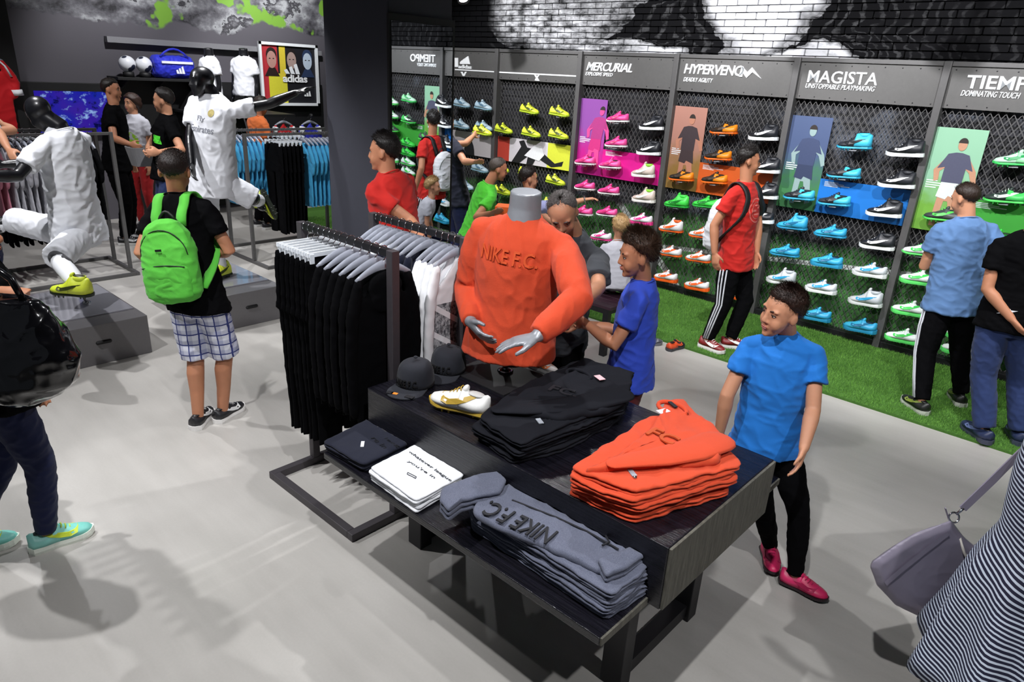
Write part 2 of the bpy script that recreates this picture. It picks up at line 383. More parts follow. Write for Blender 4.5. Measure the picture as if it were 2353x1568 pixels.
# pillar with a mirror on its side
pil = struct('wall_pillar', MB().b2((-5.26, 3.43, 0), (-4.43, 4.06, ZC)), plain('slate_pillar_paint', '363741', .65, nz=.08, sc=20), bev=.012)
part('mirror_backboard', MB().b2((-4.43, 3.42, .02), (-4.405, 4.07, 2.50)), M_BLACK, pil)
part('mirror_glass', MB().b2((-4.405, 3.44, .05), (-4.400, 4.045, 2.45)), plain('mirror_silver', 'd9dde0', .01, metal=1.0, nz=0), pil)
# turf strip in front of the display wall
turf = struct('floor_turf', MB().b2((-9.6, 5.17, 0), (1.6, YW-.02, .018)), m_turf('turf_mat', '2a4f18', '557f38'))
def turf_blades():
    rr = random.Random(3); vs = []; fs = []
    for i in range(130000):
        x = -9.0+9.9*(rr.random()**.75); y = 5.17+rr.random()*1.4; a = rr.random()*2*pi; h = rr.uniform(.012, .026); w = .0022
        dx, dy = cos(a)*w, sin(a)*w; lx, ly = rr.uniform(-.012, .012), rr.uniform(-.012, .012); n = len(vs)
        vs += [(x-dx, y-dy, .015), (x+dx, y+dy, .015), (x+lx, y+ly, .015+h)]; fs.append((n, n+1, n+2))
    me = bpy.data.meshes.new('turf_blades'); me.from_pydata(vs, [], fs); return me
o = link('turf_blades', turf_blades(), m_turf('turf_blade_mat', '3a7024', '82b552'), turf); o['kind'] = 'stuff'
# ceiling spotlights (the lamps themselves)
M_CAN = plain('spot_can_black', '161618', .4); M_LENS = plain('lit_spot_lens', 'ffffff', .3, emit=12)
for i, s in enumerate(SPOTS):
    d = (Vector(s[3:6])-Vector(s[:3])).normalized(); p = Vector(s[:3]); q = d.to_track_quat('Z', 'Y').to_matrix()
    t = thing('ceiling_spotlight', 'small black can spotlight hanging from the dark ceiling', 'spotlight', p, 'ceiling spotlights')
    part('can', MB().lathe([(.02, -.16), (.05, -.15), (.06, -.05), (.062, .0), (.055, .0), (.05, -.04), (.0, -.045)], p-d*.03, 16, q), M_CAN, t, True)
    part('lens', MB().lathe([(.0, -.02), (.046, -.018), (.046, -.014), (.0, -.012)], p-d*.035, 16, q), M_LENS, t)
    part('stem', MB().tube([p-d*.16, (p.x, p.y, ZC+.01)], .012, 6), M_CAN, t)
# ------------------------------------------------------------------ shoes
def shoe_rings(t0, t1, n, inflate=0.0, high=0.0):
    """cross sections of the upper between two stations along the foot (0 heel .. 1 toe)"""
    L = .275; rings = []
    for i in range(n+1):
        t = t0+(t1-t0)*i/n; x = -L/2+L*t
        w = .036+.013*sin(min(1, t/.25)*pi/2)*(1 if t < .5 else 1)-.004*math.exp(-((t-.42)/.12)**2)
        if t > .7: w *= sqrt(max(.03, 1-((t-.7)/.305)**2))
        if t < .06: w *= sqrt(max(.08, 1-((.06-t)/.062)**2))
        h = .078 if t < .06 else .0
        h = np.interp(t, [0, .05, .18, .32, .42, .55, .7, .85, .95, 1], [.074, .078, .066, .074, .092, .074, .056, .047, .038, .022])+high*np.interp(t, [0, .08, .3, .42, .55, .62], [.8, 1, 1, 1, .25, 0])
        y0 = .004*sin(t*pi)
        ring = []
        for k in range(13):
            a = pi*k/12; cx = -cos(a); sz = sin(a)
            p = 1.0 if k in (0, 12) else 1
            top = w*(.62 if t < .5 else .7)
            yy = w*math.copysign(abs(cx)**.75, cx) if sz < .55 else (top+(w-top)*(1-sz))*math.copysign(abs(cx)**.8, cx)
            ring.append(Vector((x, yy*(1+inflate)+y0, .012+(h-.012)*sz**.8*(1+inflate*.5))))
        rings.append(ring)
    return rings
def shoe_mesh(kind):
    """meshes of the parts of one shoe: heel at -x, toe at +x, standing on z=0"""
    hi = .035 if kind in ('sock', 'high') else 0.0; base = .016 if kind in ('boot', 'sock') else .0
    out = {}
    def up(t0, t1, n, inf=0): 
        m = MB(); R = shoe_rings(t0, t1, n, inf, hi); m.loft([r for r in R]); 
        for i, r in enumerate(R): pass
        return m
    out['upper'] = up(.40, 1.0, 12); out['heel_panel'] = up(0.0, .46, 9, .02)
    thick = {'boot': .010, 'sock': .010, 'runner': .028, 'high': .024}[kind]
    so = MB(); rings = []
    for i in range(15):
        t = i/14; x = -.143+.286*t; w = .047 if t < .75 else .050*sqrt(max(.02, 1-((t-.72)/.285)**2))
        if t < .08: w *= sqrt(max(.1, 1-((.08-t)/.085)**2))
        w -= .006*math.exp(-((t-.4)/.14)**2); toe = .012*max(0, (t-.75)/.25)**2
        rings.append([Vector((x, -w, toe)), Vector((x, -w*1.05, toe+thick*.5)), Vector((x, -w, toe+thick+.006)), Vector((x, w, toe+thick+.006)), Vector((x, w*1.05, toe+thick*.5)), Vector((x, w, toe))])
    so.loft(rings); out['sole'] = so
    for k in ('upper', 'heel_panel'): out[k].xf(Matrix.Translation((0, 0, thick*.8)))
    zt = thick*.8
    ln = MB(); ln.ell((-.075, 0, .072+hi+zt), (.042, .024, .008), Matrix.Rotation(radians(-5), 3, 'Y'), 14, 6); out['lining'] = ln
    if hi:
        co = MB(); co.lathe([(.030, .0), (.034, .012), (.032, .03), (.026, .03), (.024, .01)], (-.072, 0, .065+hi+zt-.01), 14); co.xf(Matrix.Translation((-.072, 0, 0))@Matrix.Diagonal((1.35, .9, 1, 1))@Matrix.Translation((.072, 0, 0))); out['collar'] = co
        ln.xf(Matrix.Translation((0, 0, .012)))
    la = MB()
    for k in range(5):
        x = -.012+.017*k; z = .096-.0115*k+zt+hi*(.25 if k == 0 else .05); la.tube([(x, -.020, z-.012), (x+.004, -.009, z-.001), (x+.004, .009, z-.001), (x, .020, z-.012)], .0028, 5)
    out['laces'] = la
    out['tongue'] = MB().ell((-.026, 0, .086+hi+zt), (.014, .019, .022), Matrix.Rotation(radians(-28), 3, 'Y'), 12, 8)
    sw = MB()
    prof = [(-.100, .074), (-.05, .050), (-.01, .034), (.035, .026), (.066, .034), (.078, .052), (.056, .046), (.03, .047), (-.005, .056), (-.05, .068)]
    for s in (-1, 1):
        vs = []
        for (x, z) in prof:
            t = (x+.1375)/.275; R = shoe_rings(t, t+.001, 1, 0, hi)[0]
            ix = range(7) if s < 0 else range(12, 5, -1); ys = np.interp(z, [R[k].z for k in ix], [abs(R[k].y) for k in ix]); vs.append(Vector((x, s*(ys+.0055), z+zt)))
        n = len(vs); inn = [Vector((v.x, v.y-s*.007, v.z)) for v in vs]
        tri = [(i, i+1, n-1-i) for i in range(4)]+[(i+1, n-2-i, n-1-i) for i in range(4)]
        sw.add(vs, [f if s < 0 else f[::-1] for f in tri]); sw.add(vs+inn, [(i, (i+1) % n, n+(i+1) % n, n+i) for i in range(n)])
    out['stripe'] = sw
    if base:
        st = MB()
        for (x, y) in ((-.105, -.025), (-.105, .025), (-.075, -.025), (-.075, .025), (.03, -.034), (.035, .034), (.062, -.036), (.066, .036), (.095, -.024), (.098, .024)):
            st.lathe([(.0045, -base), (.006, 0), (.0075, .006)], (x, y, 0), 7)
        out['studs'] = st
        for k in out: out[k].xf(Matrix.Translation((0, 0, base)))
    res = {}
    for k, m in out.items():
        me = m.mesh('shoe_'+k); clean(me); smooth(me, k not in ('stripe', 'sole')); res[k] = me
    return res
SHOE = {k: shoe_mesh(k) for k in ('boot', 'sock', 'runner', 'high')}
def cm(c):   # shoe material for a colour
    return plain('shoe_'+c, c, .42, nz=.06, sc=120)
def shoe(name, label, kind, cols, loc, rot, cat='shoe', group=None, parent=None, scale=1.0, mark=True):
    """cols: upper, heel, sole, stripe, lining(, collar)"""
    t = bpy.data.objects.new(name, None); COL.objects.link(t); t.location = loc; t.rotation_euler = rot; t.scale = (scale,)*3
    if parent is not None: t.parent = parent
    else: tag(t, label, cat, group)
    c = dict(zip(('upper', 'heel_panel', 'sole', 'stripe', 'lining', 'collar'), cols)); c.setdefault('collar', cols[1]); c['laces'] = cols[3]; c['studs'] = cols[2]; c['tongue'] = cols[0]
    for k, me in SHOE[kind].items():
        if k == 'stripe' and not mark: continue
        o = bpy.data.objects.new(k, me); COL.objects.link(o); o.parent = t
        if not me.materials: me.materials.append(cm('888888'))
        if k in ('studs', 'laces'): o['kind'] = 'stuff'
        o.material_slots[0].link = 'OBJECT'; o.material_slots[0].material = cm(c[k])
    return t
# ------------------------------------------------------------------ display wall bays
PX = [-8.80, -7.59, -6.338, -5.060, -3.856, -2.643, -1.462, -.256, .98]
BAYS = ['striped', 'triangle', 'yellow', 'magenta', 'orange', 'blue', 'green', 'lime']
YH = 6.585
bay = {}
def lettering(txt, p0, p1, h, parent, shear=0, bold=0.0, space=1.0, name='lettering', w=None):
    a = at_y(*p0, YH); b = at_y(*p1, YH); w = w or (b.x-a.x)
    me = text_fit(txt, w, h, .012, shear, bold, space); me.transform(frame((a.x, YH+.002, a.z), (1, 0, 0), (0, 0, 1)))
    return part(name, me, M_WHITE, parent)
def flat(name, poly, mat, parent, y, t=.004):
    m = MB(); m.prism(poly, frame((0, y, 0), (1, 0, 0), (0, 0, 1)), t); return part(name, m, mat, parent)
def rectp(x0, x1, z0, z1): return [(x0, z0), (x1, z0), (x1, z1), (x0, z1)]
for i in range(8):
    x0, x1 = PX[i], PX[i+1]; nm = BAYS[i]
    t = thing('display_bay', f'grey steel shoe display bay with diamond wire mesh and {nm} boots and prints' if i not in (0, 1) else ('grey wire mesh display bay beside the far end of the wall' if i == 0 else 'grey wire mesh display bay with the white three-bar emblem on its header'), 'shelving', ((x0+x1)/2, 6.6, 0)); bay[i] = t
    part('post', MB().b2((x0-.028, 6.545, .0), (x0+.028, 6.655, 2.405)), M_STEEL, t, bev=.004)
    part('header_panel', MB().b2((x0+.028, YH, 2.063), (x1-.028, YH+.03, 2.375)), M_GREYPANEL, t)
    part('top_bar', MB().b2((x0+.028, YH-.018, 2.370), (x1-.028, 6.655, 2.405)), M_STEEL, t, bev=.003)
    part('bottom_rail', MB().b2((x0+.028, 6.56, .0), (x1-.028, 6.655, .075)), M_BLACKMETAL, t, bev=.004)
    rv = MB()
    for k in range(9):
        for z in (2.085, 2.345): rv.lathe([(.006, 0), (.005, .003), (.0, .004)], (x0+.06+(x1-x0-.12)*k/8, YH, z), 6, Matrix.Rotation(radians(90), 3, 'X'))
    part('rivets', rv, M_BLACKMETAL, t)['kind'] = 'stuff'
    wm = MB(); sp = .052; sl = 1.56; zb, zt = .06, 2.075; a0, a1 = x0+.02, x1-.02
    for sgn, yy in ((-1, 6.625), (1, 6.632)):
        k = -int((zt-zb)/sl/sp)-2
        while True:
            xs = a0+k*sp; k += 1
            if xs > a1+(zt-zb)/sl: break
            # line x = xs + sgn*(z-zb)/sl
            xa, za, xb, zbb = (xs, zb, xs+(zt-zb)/sl, zt) if sgn > 0 else (xs, zb, xs-(zt-zb)/sl, zt)
            pts = []
            for (xe, ze) in ((xa, za), (xb, zbb)):
                xc = min(max(xe, a0), a1)
                pts.append((xc, zb+(xc-xs)*sl*sgn))
            if pts[0][1] > zt or pts[1][1] < zb or abs(pts[0][1]-pts[1][1]) < .02: continue
            wm.bar((pts[0][0], yy, pts[0][1]), (pts[1][0], yy, pts[1][1]), .0055, .005, up=(0, 1, 0))
    part('wire_mesh', wm, M_STEEL, t)
part('post', MB().b2((PX[8]-.028, 6.545, 0), (PX[8]+.028, 6.655, 2.405)), M_STEEL, bay[7], bev=.004)
lettering('TIEMPO', (2217, 203), (2353, 210), .098, bay[6], .0, .020, 1.0, w=.52)
lettering('DOMINATING TOUCH', (2207, 220), (2343, 226), .042, bay[6], .25, .006, 1.0, 'tagline')
lettering('MAGISTA', (1855, 189), (2016, 194), .100, bay[5], 0, .010, 1.0)
lettering('UNSTOPPABLE PLAYMAKING', (1851, 202), (2010, 211), .040, bay[5], .25, .0, 1.0, 'tagline')
lettering('HYPERVENO', (1572, 169), (1708, 178), .092, bay[4], .15, .018, .9)
lettering('DEADLY AGILITY', (1571, 187), (1638, 191), .040, bay[4], .25, .0, 1.0, 'tagline')
lettering('MERCURIAL', (1348, 162), (1453, 166), .088, bay[3], .3, .016, .92)
lettering('EXPLOSIVE SPEED', (1346, 173), (1408, 176), .036, bay[3], .25, .0, 1.0, 'tagline')
a = at_y(1700, 178, YH); zz = a.z
def zig(pts): return [(p.x, p.z) for p in (at_y(*q, YH) for q in pts)]
flat('lettering', zig([(1698,176),(1706,152),(1718,166),(1729,155),(1750,181),(1730,166),(1716,179),(1708,168),(1706,177)]), M_WHITE, bay[4], YH+.002, .012)
# emblem of three rising bars with a word below, ruled line and small marks
for k, (xa, xb, ht) in enumerate(((1058,1063,136),(1064.5,1070,131),(1071.5,1077.5,126))):
    q = zig([(xa, 147), (xb+3, 147.5), (xb-1, ht+3), (xa-1 if k else xa, ht+7)]); flat('emblem_bar', q, M_WHITE, bay[1], YH+.002, .012)
lettering('adidas', (1054, 157), (1084, 158), .045, bay[1], 0, .012, 1.0, 'emblem_word')
flat('lettering', zig([(1046,133),(1053,133),(1053,154),(1046,154)]), M_WHITE, bay[1], YH+.002, .012)
flat('ruled_line', zig([(1046,158.5),(1141,164),(1141,166.5),(1046,161)]), M_WHITE, bay[1], YH+.002, .008)
flat('ruled_line', zig([(1148,164.5),(1324,173.5),(1324,176.5),(1148,167.5)]), M_WHITE, bay[2], YH+.002, .008)
flat('mark', zig([(1059,165),(1063,165),(1066,171),(1069,165),(1073,165),(1068,175),(1064,175)]), M_WHITE, bay[1], YH+.002, .008)
flat('mark', zig([(1228,172),(1232,172),(1234,176),(1237,172),(1240,173),(1236,179),(1240,186),(1229,185),(1232,179)]), M_WHITE, bay[2], YH+.002, .008)
# printed banners: tall player print beside the post and a colour band across the bay
def grad(name, lo, hi, z0=1.10, z1=1.92):
    t = NT(name); v = t.pos(); X, Y, Z = t.xyz(v); f = t.math('DIVIDE', t.math('SUBTRACT', Z, z0), z1-z0, clamp=True); n = t.noise(v, 9, 3)
    f2 = t.math('ADD', f, t.math('MULTIPLY', t.math('SUBTRACT', n, .5), .5)); t.col(t.ramp(f2, [(.25, hexc(lo)), (.6, hexc(hi))])); t.set(Roughness=.5); return t.m
def player(par, cx, z0, h, skin, kit, shorts, y, lean=0):
    """simple flat printed figure: head, shirt, arms, shorts, legs"""
    P = lambda pts: [(cx+x*h+lean*zz_*h, z0+zz_*h) for x, zz_ in pts]
    ell = lambda ax, az, rx, rz: [(ax+rx*cos(2*pi*k/14), az+rz*sin(2*pi*k/14)) for k in range(14)]
    ms = plain('print_skin_'+skin, skin, .6); mk = plain('print_'+kit, kit, .6); mh = plain('print_'+shorts, shorts, .6); mhair = plain('print_hair', '2a211d', .6)
    f = lambda n, p, m, d: flat(n, p, m, par, y-d, .0012)
    f('printed_legs', P([(-.10,.02),(-.04,.02),(-.02,.30),(.02,.30),(.09,.03),(.15,.06),(.09,.38),(-.09,.38)]), ms, .001)
    f('printed_shorts', P([(-.11,.34),(-.01,.32),(.01,.36),(.12,.33),(.09,.52),(-.09,.52)]), mh, .002)
    f('printed_arms', P([(-.10,.78),(-.20,.62),(-.17,.50),(-.13,.52),(-.14,.61),(.0,.74),(.14,.62),(.19,.50),(.23,.52),(.20,.64),(.10,.78)]), ms, .0015)
    f('printed_shirt', P([(-.10,.50),(.10,.50),(.10,.66),(.17,.64),(.10,.80),(.03,.82),(-.03,.82),(-.10,.80),(-.17,.64),(-.10,.66)]), mk, .0025)
    f('printed_head', P(ell(.01, .90, .042, .06)), ms, .003)
    f('printed_hair', P([(.01+.045*cos(pi*k/10), .92+.055*sin(pi*k/10)) for k in range(11)]), mhair, .0035)
YP = 6.602
banner = {3: ('magenta', 'b81a86', '8a4a9c', 'd4148a', 'e0458c', 'a8327a', 'c22a77'), 4: ('orange', '8a6a35', 'a8786a', 'c8571c', 'b37a62', '3b2f33', '3a2c2e'),
          5: ('blue', '3f7a4a', '47577c', '1473c8', '8fa7a6', '3a4668', '2f3a58'), 6: ('green', '6fa83c', '8fc0a0', '3a9a35', 'c08f72', '4d4f66', 'd7e2df'), 7: ('lime', '55b03a', '7fc27a', '35a540', 'b58a70', '34405c', 'dfe6e2')}
for i, (nm, lo, hi, band, sk, kit, sh) in banner.items():
    x0 = PX[i]+.03; x1 = PX[i+1]-.03
    part('banner_print', MB().b2((x0, YP, 1.10), (x0+.36, YP+.006, 1.92)), grad('banner_'+nm, lo, hi), bay[i])
    player(bay[i], x0+.19, 1.13, .74, sk, kit, sh, YP-.001, .02 if i != 3 else .16)
    part('colour_band', MB().b2((x0+.36, YP, 1.10), (x1, YP+.006, 1.40)), plain('band_'+nm, band, .5, nz=.1, sc=6), bay[i])
    tx = MB()
    for k in range(4): tx.b2((x0+.40, YP-.001, 1.375-.012*k), (x0+.40+.12+.05*((k*7) % 3), YP, 1.381-.012*k)); tx.b2((x0+.02, YP-.001, 1.50-.018*k), (x0+.10+.06*((k*5) % 3), YP, 1.508-.018*k))
    part('small_print', tx, plain('small_print_white', 'dfe3e6', .6), bay[i])['kind'] = 'stuff'
# band prints in the two bays beside the mirror
x0, x1 = PX[2]+.04, PX[3]-.03
part('colour_band', MB().b2((x0, YP, 1.10), (x1, YP+.006, 1.39)), plain('band_pale', 'cfc9cf', .5), bay[2])
flat('printed_panel', rectp(x0, x0+.20, 1.10, 1.39), plain('print_red', 'b23a2c', .6), bay[2], YP-.0015, .0015)
flat('printed_panel', rectp(x1-.38, x1, 1.10, 1.39), plain('print_yellow', 'd3d83c', .6), bay[2], YP-.0015, .0015)
flat('printed_figure', [(x0+.25,1.10),(x0+.40,1.30),(x0+.36,1.36),(x0+.44,1.38),(x0+.50,1.30),(x0+.72,1.28),(x0+.95,1.16),(x0+1.08,1.20),(x0+1.06,1.14),(x0+.90,1.11),(x0+.66,1.20),(x0+.60,1.10),(x0+.50,1.10),(x0+.52,1.2),(x0+.38,1.10)], plain('print_black', '17171a', .6), bay[2], YP-.003, .0015)
flat('printed_figure', [(x0+.46,1.20),(x0+.62,1.34),(x0+.72,1.34),(x0+.78,1.24),(x0+.70,1.16)], plain('print_white', 'e6e6ea', .6), bay[2], YP-.0045, .0015)
x0, x1 = PX[1]+.04, PX[2]-.03
part('colour_band', MB().b2((x0, YP, 1.10), (x1, YP+.006, 1.39)), plain('band_grey', 'b9b2b4', .5), bay[1])
flat('printed_figure', [(x1-.45+.1*cos(a/9*pi), 1.10+.2*sin(a/9*pi)) for a in range(10)], plain('print_black', '17171a', .6), bay[1], YP-.003, .0015)
# ------------------------------------------------------------------ shoes on the wall: (px, py, kind, colours, word)
PK = ('ec3f8f','f0509a','e8e8e8','c01f66','3a1020'); PKW = ('e9e6ea','e6e2e8','e93a8d','e93a8d','33282c'); BKW = ('1c1d22','22242a','eceff0','f2f4f5','0c0c0e')
CY = ('3db3d8','35a8d6','2a93bd','1c6f98','0f2a38'); CYD = ('2b2e36','45bfe0','38acd2','1b1d22','10222c'); GRC = ('cfd2d4','c4cacf','ecefef','2fa4d6','1f2328')
OR = ('26221f','f08a1c','ee6a17','3a2a1a','2a1a10'); GN = ('3fd24a','46dc50','2fb040','1c7a2c','0e3014'); WO = ('e6e4e4','dcdcde','f0601c','f0601c','3b2a22','e8611e')
YL = ('d6e23a','dbe840','a8c02c','3f4a18','272c12'); LB = ('c4d8e2','b4cfdf','8fb4c8','5c7f96','27343c'); WG = ('e4eae8','dfe8e4','5fdc6a','3ecb52','2a3a30'); DG = ('3a4040','4f5654','58d858','58d858','141a16'); TN = ('cbb9ae','d8c6bc','f0ece8','eef0ee','2a2522','8ed83a')
WALL = [
 (6, [(2335,366,'boot',('c8f0d4','9fe8ae','3cc860','2f9a58','20402c'),'pale mint boot'),(2312,452,'boot',('2c3a34','48c860','52dc60','d8f0dc','14201a'),'dark green boot'),(2168,494,'boot',DG,'dark boot with green trim'),(2118,574,'boot',WG,'white boot'),(2112,637,'runner',WG,'white trainer'),(2092,708,'runner',WG,'white trainer'),(2076,771,'runner',WG,'white trainer')]),
 (5, [(1837,447,'boot',CYD,'dark and cyan boot'),(1822,511,'sock',CY,'cyan boot'),(1804,577,'boot',CY,'cyan boot'),(1797,634,'high',GRC,'grey trainer'),
      (1966,325,'sock',CYD,'dark and cyan boot'),(1940,397,'boot',CYD,'dark and cyan boot'),(1918,460,'boot',CYD,'dark and cyan boot'),(1909,533,'boot',CY,'cyan boot'),(1901,598,'runner',CY,'cyan trainer'),(1888,658,'runner',GRC,'pale trainer'),(1876,721,'runner',CY,'cyan trainer'),
      (2083,338,'high',BKW,'black high-top'),(2063,410,'high',BKW,'black high-top'),(2034,477,'high',BKW,'black high-top'),(2018,552,'high',BKW,'black high-top'),(2000,620,'runner',GRC,'pale grey trainer'),(1991,682,'high',GRC,'grey high-top'),(1978,747,'runner',CY,'cyan trainer')]),
 (4, [(1566,405,'boot',OR,'black and orange boot'),(1556,462,'sock',GN,'green sock boot'),(1543,519,'sock',WO,'white and orange sock boot'),(1540,578,'boot',WO,'white and orange boot'),(1531,634,'runner',WO,'white and orange trainer'),
      (1664,297,'boot',OR,'black and orange boot'),(1651,357,'boot',OR,'black and orange boot'),(1642,411,'boot',OR,'black and orange boot'),(1622,466,'boot',GN,'green boot'),(1613,536,'boot',WO,'white and orange boot'),(1605,591,'boot',WO,'white and orange boot'),(1602,653,'runner',WO,'white and orange trainer'),
      (1756,303,'high',BKW,'black high-top'),(1760,378,'high',BKW,'black high-top'),(1756,437,'high',BKW,'black high-top'),(1746,497,'runner',BKW,'black trainer'),(1678,671,'runner',WO,'white and orange trainer')]),
 (3, [(1345,369,'boot',PK,'pink boot'),(1344,427,'boot',PK,'pink boot'),(1339,485,'boot',PK,'pink boot'),(1420,271,'boot',PK,'pink boot'),(1416,328,'boot',PK,'pink boot'),(1402,377,'boot',PK,'pink boot'),(1399,437,'boot',PK,'pink boot'),(1395,487,'boot',PK,'pink boot'),(1382,542,'boot',PKW,'white and pink boot'),
      (1498,281,'high',BKW,'black trainer with white sole'),(1491,339,'high',BKW,'black trainer with white sole'),(1479,390,'high',TN,'tan high-top with green collar'),(1480,448,'high',TN,'tan high-top with green collar'),(1474,503,'runner',PKW,'white and pink trainer')]),
 (2, [(1158,296,'boot',YL,'yellow boot'),(1155,437,'boot',YL,'yellow boot'),(1150,385,'boot',YL,'yellow boot'),(1217,251,'boot',YL,'yellow boot'),(1221,304,'boot',YL,'yellow boot'),(1213,395,'boot',YL,'yellow boot'),(1286,257,'boot',YL,'yellow boot'),(1284,308,'boot',YL,'yellow boot'),(1277,414,'boot',YL,'yellow boot'),(1272,466,'boot',YL,'yellow boot')]),
 (1, [(1062,237,'boot',LB,'pale blue boot'),(1111,243,'boot',LB,'pale blue boot'),(1060,286,'boot',LB,'pale blue boot'),(1112,290,'boot',LB,'pale blue boot'),(1103,386,'boot',LB,'pale blue boot'),(1070,425,'boot',LB,'pale blue boot')]),
]
ordn = ['first', 'second', 'third', 'fourth', 'fifth', 'sixth', 'seventh', 'eighth']
M_PEG = plain('clear_peg', '9a9da2', .3)
def wall_shoe(i, x, z, kind, cols, word, lab, toe=-1):
    y = 6.522 if all(abs(x-q) > .175 for q in PX) else 6.488; hgt = .058 if kind in ('boot', 'runner') else .075
    s = shoe('football_boot' if kind in ('boot', 'sock') else 'sports_shoe', lab, kind, cols, (x, y, z-hgt), (radians(0), radians(4), pi if toe < 0 else 0), 'shoe', f'shoes on the {BAYS[i]} bay')
    o = link('support_peg', MB().box((0, 0, 0), (.06, .12, .008)).mesh('support_peg') if 'peg' not in bay else bay['peg'].data, M_PEG, s, (0, .035 if toe > 0 else -.035, .0)); bay['peg'] = o
for i, lst in WALL:
    cols_ = {}
    for (px, py, kind, cols, word) in lst:
        p = at_y(px, py, 6.522)
        if any(abs(p.x-q) <= .175 for q in PX): p = at_y(px, py, 6.488)
        c = round((p.x-PX[i]-.2)/.4); cols_.setdefault(c, []).append((p.z, p.x, kind, cols, word))
    for c, L in cols_.items():
        L.sort(reverse=True, key=lambda q: q[0])
        cw = {0: 'print-side column', 1: 'middle column', 2: 'far column', 3: 'last column'}.get(max(0, c), 'column')
        for k, (z, x, kind, cols, word) in enumerate(L):
            wall_shoe(i, x, z, kind, cols, word, f'{word}, {ordn[k]} from the top, {cw}, {BAYS[i]} bay', toe=1 if i in (1, 2) else -1)
rr = random.Random(5); F_SEEN = [at_y(a_[0], a_[1], 6.522) for a_ in WALL[0][1]]
for i, xs in ((6, (-.82, -.45)), (7, (-.05, .33, .72))):
    for ci, x in enumerate(xs):
        low = any(abs(x-q.x) < .30 for q in F_SEEN)      # boots already hang higher in this column
        for k in range(8):
            z = 1.14-.132*k if low else 1.68-.185*k-.05*(k > 2)
            cols, word, kind = [(GN, 'green boot', 'boot'), (WG, 'white and green boot', 'boot'), (DG, 'dark boot with green trim', 'boot'), (WG, 'white and green trainer', 'runner')][(k//2+ci) % 4]
            wall_shoe(i, x+.01*k*0, z, kind, cols, word, f'{word}, {ordn[k]} from the top, {ordn[ci]} column past the print, {BAYS[i]} bay')
# ------------------------------------------------------------------ display table
ZT = .79; ZS = .575
M_WOODTOP = m_wood('black_stained_wood', '030305', '1a1922', (.55, 42, 42), .24)
M_WOODEND = m_wood('grey_stained_end_grain', '45433d', '6c6a60', (10, 22, 2.5), .55, .3)
tb = thing('display_table', 'long black wooden display table with low side shelves holding folded clothes', 'table', (-1.57, 2.07, 0))
part('tabletop', MB().b2((-2.345, 1.68, .55), (-.796, 2.47, ZT)), M_WOODTOP, tb, bev=.004)
part('end_board', MB().b2((-.796, 1.684, .552), (-.786, 2.466, ZT-.002)), M_WOODEND, tb, bev=.002)
part('side_shelf', MB().b2((-2.31, 1.42, .545), (-.845, 1.6795, ZS)), M_WOODTOP, tb, bev=.003)
part('side_shelf', MB().b2((-2.31, 2.4705, .545), (-.845, 2.73, ZS)), M_WOODTOP, tb, bev=.003)
part('shelf_edge', MB().b2((-.845, 1.424, .5465), (-.838, 1.678, ZS-.001)), M_WOODEND, tb)
part('shelf_edge', MB().b2((-.845, 2.472, .5465), (-.838, 2.726, ZS-.001)), M_WOODEND, tb)
part('underframe', MB().b2((-2.25, 1.62, .50), (-.92, 2.53, .5495)), M_BLACKMETAL, tb)
for x in (-2.13, -.99):
    for y in (1.81, 2.32): part('leg', MB().b2((x-.045, y-.035, 0), (x+.045, y+.035, .55)), M_BLACKMETAL, tb, bev=.004)
    part('foot_rail', MB().b2((x-.03, 1.845, .02), (x+.03, 2.285, .08)), M_BLACKMETAL, tb)
